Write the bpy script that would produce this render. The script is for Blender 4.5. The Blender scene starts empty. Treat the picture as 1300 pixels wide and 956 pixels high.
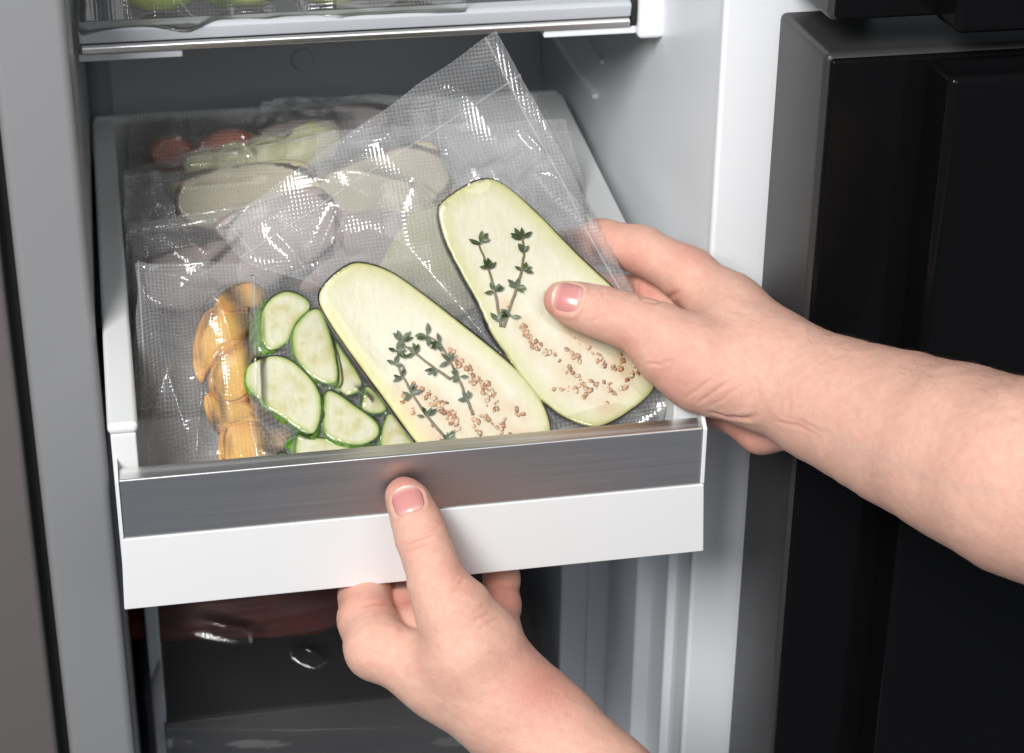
import bpy, bmesh, math, random
import numpy as np
from mathutils import Vector

random.seed(7); rng = np.random.default_rng(11)
SC = bpy.context.scene
COL = SC.collection

# ------------------------------------------------------------------ camera
# world axes: X right along the drawer front, Y into the refrigerator, Z up; metres.  origin: front left top corner of the drawer handle
F = 2507.0; CX, CY = 650.0, 433.0            # focal length and principal point of the photograph (1300 px wide)
CAM = np.array([0.0208, -0.8688, 0.4944])
RGT = np.array([0.9805, -0.1961, 0.0088]); UPV = np.array([0.0787, 0.4337, 0.8976]); FWD = np.array([0.1798, 0.8795, -0.4406])
cd = bpy.data.cameras.new('camera'); cam = bpy.data.objects.new('camera', cd); COL.objects.link(cam)
from mathutils import Matrix
_m = Matrix([[RGT[i], UPV[i], -FWD[i]] for i in range(3)])
_q = _m.to_quaternion().to_matrix().to_4x4(); _q.translation = Vector(CAM)
cam.matrix_world = _q
cd.sensor_width = 36.0; cd.lens = 36.0 * F / 1300.0
cd.shift_y = -(478.0 - CY) / 1300.0
cd.clip_start = 0.05; cd.clip_end = 50
cd.dof.use_dof = True; cd.dof.focus_distance = 1.03; cd.dof.aperture_fstop = 13.0
SC.camera = cam

def ray(px, py):
    return RGT * ((px - CX) / F) + UPV * (-(py - CY) / F) + FWD
def pd(px, py, d):                            # point seen at that pixel, d metres in front of the camera
    return CAM + ray(px, py) * d
def on(px, py, axis, val):
    r = ray(px, py); return CAM + r * ((val - CAM[axis]) / r[axis])
def onp(px, py, p0, n, h=0.0):
    r = ray(px, py); return CAM + r * (((np.asarray(p0) + n * h - CAM) @ n) / (r @ n))

# ------------------------------------------------------------------ world and lamps (studio light)
W = bpy.data.worlds.new('World'); SC.world = W; W.use_nodes = True
W.node_tree.nodes['Background'].inputs[0].default_value = (0.80, 0.90, 1.0, 1)
W.node_tree.nodes['Background'].inputs[1].default_value = 0.17
def area(name, loc, target, size, power, col=(1, 1, 1)):
    l = bpy.data.lights.new(name, 'AREA'); l.shape = 'RECTANGLE'; l.size, l.size_y = size; l.energy = power; l.color = col
    o = bpy.data.objects.new(name, l); COL.objects.link(o); o.location = loc
    o.rotation_euler = (Vector(target) - Vector(loc)).to_track_quat('-Z', 'Y').to_euler()
    return o
area('key_softbox', (-0.60, -1.27, 1.24), (0.2, 0.15, 0.0), (0.66, 0.76), 45, (1.0, 0.995, 0.985))
area('fill_light', (0.55, -1.6, 0.95), (0.15, 0.2, 0.0), (0.8, 0.8), 5, (1.0, 0.99, 0.98))  # added fill to lighten the interior and arm, no known lamp there
SC.view_settings.view_transform = 'Standard'; SC.view_settings.look = 'None'
SC.view_settings.exposure = 0.10; SC.view_settings.gamma = 1.0
SC.render.engine = 'CYCLES'
SC.cycles.use_denoising = True
try: SC.cycles.denoiser = 'OPENIMAGEDENOISE'
except Exception: pass
SC.cycles.max_bounces = 7; SC.cycles.transparent_max_bounces = 30; SC.cycles.transmission_bounces = 8
SC.cycles.caustics_reflective = False; SC.cycles.caustics_refractive = False
SC.cycles.sample_clamp_indirect = 6.0

# ------------------------------------------------------------------ helpers
def lin(r, g, b):
    f = lambda c: (c / 255 / 12.92) if c <= 10.3 else ((c / 255 + 0.055) / 1.055) ** 2.4
    return (f(r), f(g), f(b), 1.0)

class NT:
    def __init__(self, name):
        self.m = bpy.data.materials.new(name); self.m.use_nodes = True
        self.t = self.m.node_tree; self.t.nodes.clear()
        self.out = self.n('ShaderNodeOutputMaterial')
    def n(self, kind, **kw):
        nd = self.t.nodes.new(kind)
        for k, v in kw.items(): setattr(nd, k, v)
        return nd
    def l(self, a, b): self.t.links.new(a, b)
    def tex(self, kind, scale, vec=None, **kw):
        nd = self.n(kind); nd.inputs['Scale'].default_value = scale
        for k, v in kw.items():
            if k in nd.inputs: nd.inputs[k].default_value = v
            else: setattr(nd, k, v)
        if vec is not None: self.l(vec, nd.inputs['Vector'])
        return nd
    def obj(self): return self.n('ShaderNodeTexCoord').outputs['Object']
    def gen(self, scale=(1, 1, 1), src='Object'):
        tc = self.n('ShaderNodeTexCoord'); mp = self.n('ShaderNodeMapping'); mp.inputs['Scale'].default_value = scale
        self.l(tc.outputs[src], mp.inputs['Vector']); return mp.outputs[0]
    def ramp(self, src, stops):
        r = self.n('ShaderNodeValToRGB'); e = r.color_ramp.elements
        while len(e) < len(stops): e.new(0.5)
        for el, (p, c) in zip(e, stops): el.position = p; el.color = c if len(c) == 4 else (*c, 1)
        self.l(src, r.inputs[0]); return r.outputs[0]
    def math(self, op, a, b=None, clamp=False):
        m = self.n('ShaderNodeMath', operation=op); m.use_clamp = clamp
        for i, v in enumerate((a, b)):
            if v is None: continue
            if isinstance(v, (int, float)): m.inputs[i].default_value = v
            else: self.l(v, m.inputs[i])
        return m.outputs[0]
    def mix(self, fac, a, b):
        m = self.n('ShaderNodeMix', data_type='RGBA')
        for i, v in ((0, fac), (6, a), (7, b)):
            if isinstance(v, (int, float)): m.inputs[i].default_value = v
            elif isinstance(v, tuple): m.inputs[i].default_value = v
            else: self.l(v, m.inputs[i])
        return m.outputs[2]
    def attr(self, name): return self.n('ShaderNodeAttribute', attribute_name=name).outputs['Fac']
    def bump(self, h, strength=0.2, dist=0.001):
        b = self.n('ShaderNodeBump'); b.inputs['Strength'].default_value = strength; b.inputs['Distance'].default_value = dist
        self.l(h, b.inputs['Height']); return b.outputs[0]
    def bsdf(self, color=None, rough=0.5, metal=0.0, normal=None, **kw):
        p = self.n('ShaderNodeBsdfPrincipled')
        for key, v in (('Base Color', color), ('Roughness', rough), ('Metallic', metal), ('Normal', normal), *kw.items()):
            if v is None: continue
            if isinstance(v, (int, float, tuple)): p.inputs[key].default_value = v
            else: self.l(v, p.inputs[key])
        return p
    def done(self, shader): self.l(shader, self.out.inputs[0]); return self.m

def plastic(name, col, rough=0.35, var=0.05, orange=0.05, **kw):
    t = NT(name); v = t.obj()
    nz = t.tex('ShaderNodeTexNoise', 9.0, v, Detail=4.0)
    c = t.mix(t.math('MULTIPLY', nz.outputs[0], var * 2), col, tuple(x * 0.82 for x in col[:3]) + (1,))
    fn = t.tex('ShaderNodeTexNoise', 900.0, v, Detail=2.0)
    sm = t.tex('ShaderNodeTexNoise', 60.0, v, Detail=5.0)
    r = t.math('ADD', t.math('MULTIPLY', sm.outputs[0], 0.05), rough - 0.025)
    return t.done(t.bsdf(c, r, normal=t.bump(fn.outputs[0], orange, 0.0004) if orange else None, **kw).outputs[0])

M = {}
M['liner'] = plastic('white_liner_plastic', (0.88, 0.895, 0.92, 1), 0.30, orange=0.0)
M['shade_grey'] = plastic('shade_grey_plastic', (0.40, 0.41, 0.43, 1), 0.3)  # shade of the unlit left liner put into this grey; bin sides share it
M['drawer'] = plastic('white_drawer_plastic', (0.80, 0.80, 0.80, 1), 0.42, orange=0.10)
M['back'] = plastic('grey_back_panel', (0.74, 0.75, 0.78, 1), 0.42)
M['flange_grey'] = plastic('grey_flange', (0.25, 0.25, 0.255, 1), 0.3)
M['gloss_black'] = plastic('gloss_black_door', (0.0045, 0.0045, 0.005, 1), 0.13, orange=0.0, **{'Specular IOR Level': 0.12})
M['satin_black'] = plastic('satin_black_door_edge', (0.036, 0.036, 0.036, 1), 0.40, orange=0.15)
M['gasket'] = plastic('black_rubber', (0.012, 0.012, 0.012, 1), 0.6)
M['taupe'] = plastic('taupe_steel_panel', (0.13, 0.115, 0.112, 1), 0.35)
M['clear_trim'] = plastic('frosted_shelf_trim', (0.55, 0.57, 0.60, 1), 0.22)
def m_brushed():
    t = NT('brushed_steel'); v = t.gen((6, 900, 900))
    nz = t.tex('ShaderNodeTexNoise', 1.0, v, Detail=3.0)
    n2 = t.tex('ShaderNodeTexNoise', 1.0, t.gen((2, 300, 300)), Detail=2.0)
    c = t.ramp(nz.outputs[0], [(0.2, (0.74, 0.725, 0.72)), (0.8, (0.90, 0.885, 0.88))])
    r = t.math('ADD', t.math('MULTIPLY', n2.outputs[0], 0.2), 0.30)
    p = t.bsdf(c, r, 1.0, t.bump(nz.outputs[0], 0.25, 0.0003)); p.inputs['Anisotropic'].default_value = 0.6
    return t.done(p.outputs[0])
M['steel'] = m_brushed()
def m_glass():
    t = NT('shelf_glass'); tr = t.n('ShaderNodeBsdfTransparent'); tr.inputs[0].default_value = (0.88, 0.93, 0.91, 1); gl = t.n('ShaderNodeBsdfGlossy'); gl.inputs['Roughness'].default_value = 0.03
    fz = t.n('ShaderNodeFresnel'); fz.inputs[0].default_value = 1.5; m = t.n('ShaderNodeMixShader'); t.l(fz.outputs[0], m.inputs[0]); t.l(tr.outputs[0], m.inputs[1]); t.l(gl.outputs[0], m.inputs[2]); return t.done(m.outputs[0])
M['glass'] = m_glass()

def mesh_obj(name, verts, faces, mat, parent=None, smooth=True, uv=None):
    me = bpy.data.meshes.new(name); me.from_pydata([tuple(map(float, v)) for v in verts], [], [tuple(map(int, f)) for f in faces])
    me.materials.append(mat); me.update()
    if smooth: me.polygons.foreach_set('use_smooth', [True] * len(me.polygons))
    o = bpy.data.objects.new(name, me); COL.objects.link(o)
    if parent is not None: o.parent = parent
    return o
def fattr(o, name, vals):
    a = o.data.attributes.new(name, 'FLOAT', 'POINT'); a.data.foreach_set('value', np.asarray(vals, dtype=np.float32).ravel())
def bm_obj(name, bm, mat, parent=None, smooth=True):
    bmesh.ops.recalc_face_normals(bm, faces=bm.faces)
    me = bpy.data.meshes.new(name); bm.to_mesh(me); bm.free(); me.materials.append(mat)
    if smooth: me.polygons.foreach_set('use_smooth', [True] * len(me.polygons))
    o = bpy.data.objects.new(name, me); COL.objects.link(o)
    if parent is not None: o.parent = parent
    if smooth:
        md = o.modifiers.new('wn', 'WEIGHTED_NORMAL'); md.keep_sharp = False
    return o
def hexa(name, pts8, bev, mat, parent=None, seg=3):
    """box from 8 corners: bottom ring 4 then top ring 4"""
    bm = bmesh.new(); v = [bm.verts.new(tuple(p)) for p in pts8]
    for f in ((3, 2, 1, 0), (4, 5, 6, 7), (0, 1, 5, 4), (1, 2, 6, 5), (2, 3, 7, 6), (3, 0, 4, 7)): bm.faces.new([v[i] for i in f])
    if bev: bmesh.ops.bevel(bm, geom=list(bm.edges), offset=bev, segments=seg, profile=0.5, affect='EDGES', clamp_overlap=True)
    return bm_obj(name, bm, mat, parent)
def box(name, lo, hi, bev, mat, parent=None, seg=3):
    (x0, y0, z0), (x1, y1, z1) = lo, hi
    return hexa(name, [(x0, y0, z0), (x1, y0, z0), (x1, y1, z0), (x0, y1, z0), (x0, y0, z1), (x1, y0, z1), (x1, y1, z1), (x0, y1, z1)], bev, mat, parent, seg)
def profile_x(name, yz, x0, x1, bev, mat, parent=None, seg=2):
    """closed YZ profile swept along X"""
    bm = bmesh.new(); a = [bm.verts.new((x0, y, z)) for y, z in yz]; b = [bm.verts.new((x1, y, z)) for y, z in yz]
    n = len(yz); bm.faces.new(a[::-1]); bm.faces.new(b)
    for i in range(n): bm.faces.new((a[i], a[(i + 1) % n], b[(i + 1) % n], b[i]))
    if bev: bmesh.ops.bevel(bm, geom=list(bm.edges), offset=bev, segments=seg, profile=0.5, affect='EDGES', clamp_overlap=True)
    return bm_obj(name, bm, mat, parent)
def empty(name, loc, label, cat, group=None):
    o = bpy.data.objects.new(name, None); COL.objects.link(o); o['label'] = label; o['category'] = cat
    if group: o['group'] = group
    return o                                   # kept at the world origin so that parts are written in world coordinates
def tag(o, label, cat, group=None):
    o['label'] = label; o['category'] = cat
    if group: o['group'] = group
    return o
def kids(parent): return [o for o in COL.objects if o.parent == parent]
def rebase(e, loc):
    """put the empty at the thing's base without moving its parts"""
    loc = Vector(tuple(map(float, loc))); e.location = loc
    for c in kids(e): c.matrix_parent_inverse = Matrix.Translation(-loc)

# ------------------------------------------------------------------ refrigerator
fr = empty('refrigerator', (0, 0, 0), 'refrigerator with white lined open compartment and glossy black door on the right', 'refrigerator')
YF = 0.11; YB = 0.555; XL, XR = -0.008, 0.333; ZT, ZB = 0.62, -0.47
box('liner_back', (XL - 0.02, YB, ZB), (XR + 0.02, YB + 0.02, ZT), 0.0, M['back'], fr)
# right liner wall with its horizontal rail ridges, left liner wall
box('liner_side', (XR, YF + 0.003, ZB), (XR + 0.02, YB, ZT), 0.0, M['liner'], fr)
box('liner_side', (XL - 0.02, YF + 0.003, ZB), (XL, YB, ZT), 0.0, M['shade_grey'], fr)
box('liner_floor', (XL, YF + 0.004, ZB - 0.02), (XR, YB, ZB), 0.0, M['liner'], fr)
box('liner_top', (XL, YF + 0.004, ZT), (XR, YB, ZT + 0.02), 0.0, M['liner'], fr)
box('runner', (XR - 0.0035, 0.375, 0.050), (XR + 0.002, 0.553, 0.0535), 0.001, M['liner'], fr)
box('runner', (XR - 0.003, 0.36, 0.0795), (XR + 0.002, 0.553, 0.0825), 0.001, M['liner'], fr)
box('runner', (XL - 0.002, 0.20, -0.012), (XL + 0.008, 0.553, -0.002), 0.003, M['shade_grey'], fr)
box('corner_post', (XL - 0.002, 0.50, ZB), (XL + 0.016, 0.556, ZT), 0.008, M['shade_grey'], fr)
# round plug on the back panel
bm = bmesh.new(); bmesh.ops.create_cone(bm, cap_ends=True, segments=40, radius1=0.0085, radius2=0.0075, depth=0.003,
    matrix=Matrix.Translation((*on(384, 76, 1, YB - 0.001),)) @ Matrix.Rotation(math.pi / 2, 4, 'X')); bm_obj('plug', bm, M['back'], fr)
# front flanges
hexa('flange', [(XR + 0.0005, YF, ZB - .05), (0.42, YF, ZB - .05), (0.42, YF + 0.03, ZB - .05), (XR + 0.012, YF + 0.03, ZB - .05),
                (XR + 0.0005, YF, ZT + .05), (0.42, YF, ZT + .05), (0.42, YF + 0.03, ZT + .05), (XR + 0.012, YF + 0.03, ZT + .05)], 0.004, M['liner'], fr)
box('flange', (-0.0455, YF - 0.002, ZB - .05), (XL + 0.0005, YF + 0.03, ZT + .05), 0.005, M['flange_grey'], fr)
box('gasket', (-0.0535, YF + 0.006, ZB - .05), (-0.0450, YF + 0.028, ZT + .05), 0.001, M['gasket'], fr)
box('side_panel', (-0.19, YF - 0.010, ZB - .05), (-0.0515, YF + 0.03, ZT + .05), 0.003, M['taupe'], fr)
# lower right: stepped ribs of the liner
box('liner_rib', (XR - 0.010, 0.19, ZB), (XR + 0.002, 0.215, -0.14), 0.003, M['liner'], fr)
box('liner_rib', (XR - 0.022, 0.30, ZB), (XR + 0.002, 0.345, -0.14), 0.004, M['liner'], fr)
box('liner_rib', (XR - 0.005, 0.137, ZB), (XR + 0.002, 0.146, -0.15), 0.002, M['liner'], fr)
# the closed black door to the right, and the door above it
DX = 0.3628
def door(z0, z1):
    d = box('door', (DX, 0.028, z0), (0.80, 0.1035, z1), 0.004, M['satin_black'], fr)
    box('grip_face', (DX + 0.0015, 0.0235, z0 + 0.002), (0.79, 0.0285, z1 - 0.002), 0.0022, M['gloss_black'], d)
    box('outer_panel', (0.4150, -0.006, z0 + 0.001), (0.80, 0.0238, z1 - 0.004), 0.0045, M['gloss_black'], d, 4)
    box('door_gasket', (DX + 0.006, 0.1030, z0 + .004), (0.79, 0.1085, z1 - .004), 0.001, M['gasket'], d)
    return d
door(-0.62, 0.1905); door(0.2065, 0.62)
rebase(fr, (0.16, 0.33, ZB))

# ------------------------------------------------------------------ glass shelf over the drawer
sh = empty('shelf', (0, 0, 0), 'glass shelf with frosted front trim above the pulled out drawer', 'shelf')
SY = 0.225
def zat(px, py, Y): return on(px, py, 1, Y)[2]
zt0 = zat(92, 36, SY); zb0 = zat(92, 60, SY)
box('pane', (XL + 0.004, SY + 0.010, zt0 - 0.006), (0.322, 0.545, zt0 - 0.0015), 0.0005, M['glass'], sh)
profile_x('front_trim', [(SY, zb0 + 0.001), (SY - 0.0015, zt0 - 0.002), (SY + 0.001, zt0), (SY + 0.012, zt0), (SY + 0.012, zb0 + 0.001)], XL + 0.003, 0.3145, 0.0012, M['clear_trim'], sh)
profile_x('metal_strip', [(SY - 0.0012, zb0 - 0.0045), (SY - 0.0022, zb0 - 0.001), (SY - 0.0005, zb0 + 0.0008), (SY + 0.010, zb0 + 0.0008), (SY + 0.010, zb0 - 0.0045)], XL + 0.004, 0.3135, 0.0008, M['steel'], sh)
box('clip', (XL + 0.002, SY + 0.001, zb0 - 0.0095), (XL + 0.060, SY + 0.016, zb0 - 0.0050), 0.001, M['clear_trim'], sh)
box('clip', (0.262, SY + 0.001, zb0 - 0.0095), (0.318, SY + 0.016, zb0 - 0.0050), 0.001, M['liner'], sh)
box('end_cap', (0.3140, SY - 0.0015, zb0 - 0.003), (0.3175, SY + 0.05, zt0 + 0.001), 0.001, M['gasket'], sh)
box('bracket', (0.3180, SY - 0.004, zb0 - 0.012), (XR + 0.001, 0.54, zt0 + 0.004), 0.003, M['liner'], sh)
rebase(sh, (0.16, 0.38, zb0))

# ------------------------------------------------------------------ drawer
dr = empty('drawer', (0, 0, 0), 'white drawer pulled out under the shelf, brushed steel handle strip on its front', 'drawer')
ZD = -0.0765
# front panel (white) under and behind the steel strip
hexa('front_panel', [(-0.0028, -0.0006, ZD), (0.3052, -0.0006, ZD), (0.3052, 0.0125, ZD), (-0.0028, 0.0125, ZD),
                     (-0.0012, -0.0006, -0.0345), (0.3032, -0.0006, -0.0345), (0.3032, 0.0125, -0.0345), (-0.0012, 0.0125, -0.0345)], 0.0008, M['drawer'], dr)
profile_x('handle', [(0.0, -0.0338), (0.0, -0.0012), (0.0006, -0.0005), (0.0112, 0.0000), (0.0118, -0.0010), (0.0118, -0.0338)], 0.0004, 0.3008, 0.0006, M['steel'], dr)
for x0, x1 in ((-0.0012, 0.0002), (0.3010, 0.3032)):
    profile_x('end_plate', [(-0.0006, -0.0340), (-0.0006, -0.0012), (0.006, 0.0048), (0.0135, 0.0052), (0.0135, -0.0340)], x0, x1, 0.0004, M['drawer'], dr)
box('inner_front', (0.0006, 0.0122, -0.066), (0.3006, 0.0155, -0.0060), 0.0006, M['drawer'], dr)
def side(sgn):
    """side wall with a broad rim that rises a little towards the back; the right one splays outwards"""
    y0, y1, z0, z1 = 0.0130, 0.448, 0.0240, 0.0302
    (a0, b0), (a1, b1) = (((-0.0022, 0.0105), (-0.0052, 0.0072)) if sgn < 0 else ((0.2885, 0.3025), (0.3065, 0.3240)))
    w = hexa('side_wall', [(a0, y0, -0.068), (b0, y0, -0.068), (b1, y1, -0.068), (a1, y1, -0.068), (a0, y0, z0 - 0.006), (b0, y0, z0 - 0.006), (b1, y1, z1 - 0.006), (a1, y1, z1 - 0.006)], 0.001, M['drawer'], dr, 2)
    hexa('rim', [(a0 - 0.0012, y0, z0 - 0.0062), (b0 + 0.0012, y0, z0 - 0.0062), (b1 + 0.0012, y1, z1 - 0.0062), (a1 - 0.0012, y1, z1 - 0.0062),
                 (a0 - 0.0012, y0, z0), (b0 + 0.0012, y0, z0), (b1 + 0.0012, y1, z1), (a1 - 0.0012, y1, z1)], 0.0026, M['drawer'], w, 4)
side(-1); side(1)
box('back_wall', (-0.006, 0.446, -0.068), (0.324, 0.458, 0.0302), 0.004, M['drawer'], dr, 4)
hexa('bottom', [(0.0, 0.012, -0.071), (0.298, 0.012, -0.071), (0.316, 0.448, -0.071), (0.0, 0.448, -0.071), (0.0, 0.012, -0.0655), (0.298, 0.012, -0.0655), (0.316, 0.448, -0.0655), (0.0, 0.448, -0.0655)], 0.001, M['drawer'], dr)
rebase(dr, (0.152, 0.23, -0.077))
# ------------------------------------------------------------------ food materials
def m_film(name, haze=0.19, tint=(0.93, 0.92, 0.93, 1), emboss=0.20, pitch=0.0031):
    t = NT(name)
    uv = t.n('ShaderNodeUVMap'); sp = t.n('ShaderNodeSeparateXYZ'); t.l(uv.outputs[0], sp.inputs[0])
    k = 2 * math.pi / pitch / math.sqrt(2)
    su = t.math('SINE', t.math('MULTIPLY', t.math('ADD', sp.outputs[0], sp.outputs[1]), k))
    sv = t.math('SINE', t.math('MULTIPLY', t.math('SUBTRACT', sp.outputs[0], sp.outputs[1]), k))
    dots = t.math('MULTIPLY', su, sv)
    fine = t.tex('ShaderNodeTexNoise', 260.0, t.obj(), Detail=3.0)
    con = t.attr('contact'); free = t.math('SUBTRACT', 1.0, con, True)
    h = t.math('ADD', t.math('MULTIPLY', t.math('MULTIPLY', dots, free), 0.5), t.math('MULTIPLY', fine.outputs[0], 0.10))
    nb = t.bump(h, emboss, 0.00045)
    lumps = t.tex('ShaderNodeTexNoise', 22.0, t.obj(), Detail=4.0)
    amt = t.math('MULTIPLY', t.math('ADD', t.math('MULTIPLY', dots, 0.46), 1.0), haze)  # bright glints of the embossed dots painted in as whiter haze
    amt = t.math('MULTIPLY', amt, t.math('ADD', t.math('MULTIPLY', lumps.outputs[0], 1.1), 0.45))
    amt = t.math('MULTIPLY', amt, t.math('ADD', t.math('MULTIPLY', free, 0.95), 0.05), True)
    tr = t.n('ShaderNodeBsdfTransparent'); tr.inputs[0].default_value = (0.985, 0.985, 0.985, 1)
    df = t.n('ShaderNodeBsdfDiffuse'); df.inputs[0].default_value = tint; t.l(nb, df.inputs['Normal'])
    tl = t.n('ShaderNodeBsdfTranslucent'); tl.inputs[0].default_value = tint
    hz = t.n('ShaderNodeMixShader'); hz.inputs[0].default_value = 0.35; t.l(df.outputs[0], hz.inputs[1]); t.l(tl.outputs[0], hz.inputs[2])
    a = t.n('ShaderNodeMixShader'); t.l(amt, a.inputs[0]); t.l(tr.outputs[0], a.inputs[1]); t.l(hz.outputs[0], a.inputs[2])
    gl = t.n('ShaderNodeBsdfGlossy'); gl.inputs['Roughness'].default_value = 0.09; t.l(nb, gl.inputs['Normal'])
    fz = t.n('ShaderNodeFresnel'); fz.inputs[0].default_value = 1.5; t.l(nb, fz.inputs['Normal'])
    b = t.n('ShaderNodeMixShader'); t.l(t.math('MULTIPLY', fz.outputs[0], 1.25, True), b.inputs[0]); t.l(a.outputs[0], b.inputs[1]); t.l(gl.outputs[0], b.inputs[2])
    return t.done(b.outputs[0])
M['film'] = m_film('embossed_vacuum_film')
M['film_back'] = m_film('vacuum_film_old', 0.25, (0.90, 0.87, 0.86, 1), 0.14)
M['film_smooth'] = m_film('smooth_poly_film', 0.10, emboss=0.15)
M['film_thin'] = m_film('thin_poly_film', 0.025, emboss=0.08)
def m_seal():
    t = NT('welded_film'); tr = t.n('ShaderNodeBsdfTransparent'); p = t.bsdf((0.75, 0.75, 0.76, 1), 0.12)
    m = t.n('ShaderNodeMixShader'); m.inputs[0].default_value = 0.22; t.l(tr.outputs[0], m.inputs[1]); t.l(p.outputs[0], m.inputs[2]); return t.done(m.outputs[0])
M['seal'] = m_seal()
def m_flesh(name, mid, rim, edge, spots, rough=0.3, a0=0.07, a1=0.58):
    """cut vegetable flesh; attribute 'rim' 0 at the outline, 1 far inside (1 = 18 mm)"""
    t = NT(name); v = t.obj()
    nz = t.tex('ShaderNodeTexNoise', 55.0, v, Detail=6.0, Roughness=0.65)
    n2 = t.tex('ShaderNodeTexNoise', 420.0, v, Detail=3.0)
    r = t.math('ADD', t.attr('rim'), t.math('MULTIPLY', t.math('SUBTRACT', nz.outputs[0], 0.5), 0.22))
    c = t.ramp(r, [(0.0, edge), (a0, rim), (a1, mid), (1.0, mid)])
    c = t.mix(t.math('MULTIPLY', t.attr('core'), t.math('MULTIPLY', nz.outputs[0], 1.3), True), c, spots)
    fb = t.tex('ShaderNodeTexNoise', 1.0, t.gen((420, 130, 130)), Detail=4.0, Roughness=0.7)
    c = t.mix(t.math('MULTIPLY', t.math('SUBTRACT', fb.outputs[0], 0.42), 0.9, True), c, tuple(x * 0.72 for x in rim[:3]) + (1,))
    c = t.mix(t.math('MULTIPLY', n2.outputs[0], 0.16), c, tuple(x * 0.7 for x in mid[:3]) + (1,))
    p = t.bsdf(c, rough, normal=t.bump(t.math('ADD', n2.outputs[0], nz.outputs[0]), 0.22, 0.0006))
    p.inputs['Subsurface Weight'].default_value = 0.25; p.inputs['Subsurface Radius'].default_value = (0.004, 0.003, 0.0015)
    p.inputs['Subsurface Scale'].default_value = 1.0
    return t.done(p.outputs[0])
M['egg_flesh'] = m_flesh('eggplant_flesh', lin(233, 227, 203), lin(212, 209, 152), lin(186, 184, 106), lin(220, 180, 132))
M['zuc_flesh'] = m_flesh('zucchini_flesh', lin(236, 233, 206), lin(208, 214, 148), lin(84, 140, 36), lin(206, 196, 108), 0.25, 0.085, 0.20)
def m_skin_veg(name, c1, c2, scale, rough, stretch=(1, 1, 1)):
    t = NT(name); nz = t.tex('ShaderNodeTexNoise', scale, t.gen(stretch), Detail=5.0)
    c = t.ramp(nz.outputs[0], [(0.3, c1), (0.7, c2)])
    p = t.bsdf(c, rough + 0.1, normal=t.bump(nz.outputs[0], 0.2, 0.0005))
    return t.done(p.outputs[0])
M['egg_skin'] = m_skin_veg('eggplant_skin', lin(30, 12, 28), lin(58, 26, 48), 60, 0.25)
M['zuc_rind'] = m_skin_veg('zucchini_rind', lin(44, 92, 18), lin(120, 168, 52), 300, 0.3)
M['stem'] = m_skin_veg('thyme_stem', lin(96, 84, 44), lin(142, 118, 72), 500, 0.5)
def m_leaf():
    t = NT('thyme_leaf'); rn = t.n('ShaderNodeObjectInfo').outputs['Random']; nz = t.tex('ShaderNodeTexNoise', 2.5, t.obj(), Detail=3.0)
    c = t.mix(rn, lin(40, 56, 26), lin(98, 116, 62)); c = t.mix(t.math('MULTIPLY', nz.outputs[0], 0.6), c, lin(58, 72, 40)); p = t.bsdf(c, 0.42); return t.done(p.outputs[0])
M['leaf'] = m_leaf()
def m_seed():
    t = NT('eggplant_seed'); c = t.ramp(t.attr('tone'), [(0.0, lin(168, 104, 58)), (0.45, lin(210, 156, 104)), (1.0, lin(236, 208, 168))]); return t.done(t.bsdf(c, 0.32).outputs[0])
M['seed'] = m_seed()
M['carrot'] = m_skin_veg('orange_vegetable', lin(224, 92, 28), lin(238, 122, 48), 90, 0.3)
M['pepper'] = m_skin_veg('yellow_orange_fruit', lin(232, 146, 40), lin(246, 190, 80), 70, 0.35)
M['pale'] = m_skin_veg('pale_green_vegetable', lin(206, 208, 150), lin(226, 222, 184), 90, 0.35)
M['beige'] = m_skin_veg('beige_food', lin(188, 178, 148), lin(206, 196, 166), 40, 0.45)
M['brown'] = m_skin_veg('dull_brown_food', lin(112, 98, 96), lin(150, 134, 126), 30, 0.45)
M['mauve'] = m_skin_veg('pinkish_food', lin(158, 138, 136), lin(184, 168, 162), 40, 0.45)
M['green'] = m_skin_veg('green_vegetable', lin(86, 112, 22), lin(160, 170, 52), 60, 0.4)
M['red'] = m_skin_veg('dark_red_food', lin(74, 16, 14), lin(104, 28, 22), 40, 0.4)

# ------------------------------------------------------------------ numeric helpers
def vnoise(x, y, seed):
    """smooth value noise in [0,1] on arrays"""
    r = np.random.default_rng(seed).random((64, 64)); xi = np.floor(x).astype(int); yi = np.floor(y).astype(int)
    fx = x - xi; fy = y - yi; fx = fx * fx * (3 - 2 * fx); fy = fy * fy * (3 - 2 * fy); g = lambda a, b: r[a % 64, b % 64]
    return (g(xi, yi) * (1 - fx) + g(xi + 1, yi) * fx) * (1 - fy) + (g(xi, yi + 1) * (1 - fx) + g(xi + 1, yi + 1) * fx) * fy
def ridged(x, y, seed, octs=3):
    s = 0; a = 1.0
    for i in range(octs):
        s = s + a * (1 - np.abs(2 * vnoise(x * 2 ** i, y * 2 ** i, seed + i) - 1)) ** 2; a *= 0.5
    return s / 1.75
def sdist(P, poly):
    """signed distance of points (N,2) to a closed polygon, negative inside"""
    poly = np.asarray(poly); d = np.full(len(P), 1e9); ins = np.zeros(len(P), bool)
    for a, b in zip(poly, np.roll(poly, -1, 0)):
        e = b - a; w = P - a; tt = np.clip((w @ e) / (e @ e + 1e-18), 0, 1)
        d = np.minimum(d, np.hypot(*(w - tt[:, None] * e).T))
        c = (a[1] > P[:, 1]) != (b[1] > P[:, 1])
        with np.errstate(divide='ignore', invalid='ignore'):
            ins ^= c & (P[:, 0] < (b[0] - a[0]) * (P[:, 1] - a[1]) / (b[1] - a[1] + 1e-18) + a[0])
    return np.where(ins, -d, d)
def segdist(P, a, b):
    e = b - a; w = P - a; tt = np.clip((w @ e) / (e @ e + 1e-18), 0, 1); return np.hypot(*(w - tt[:, None] * e).T), tt
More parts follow.
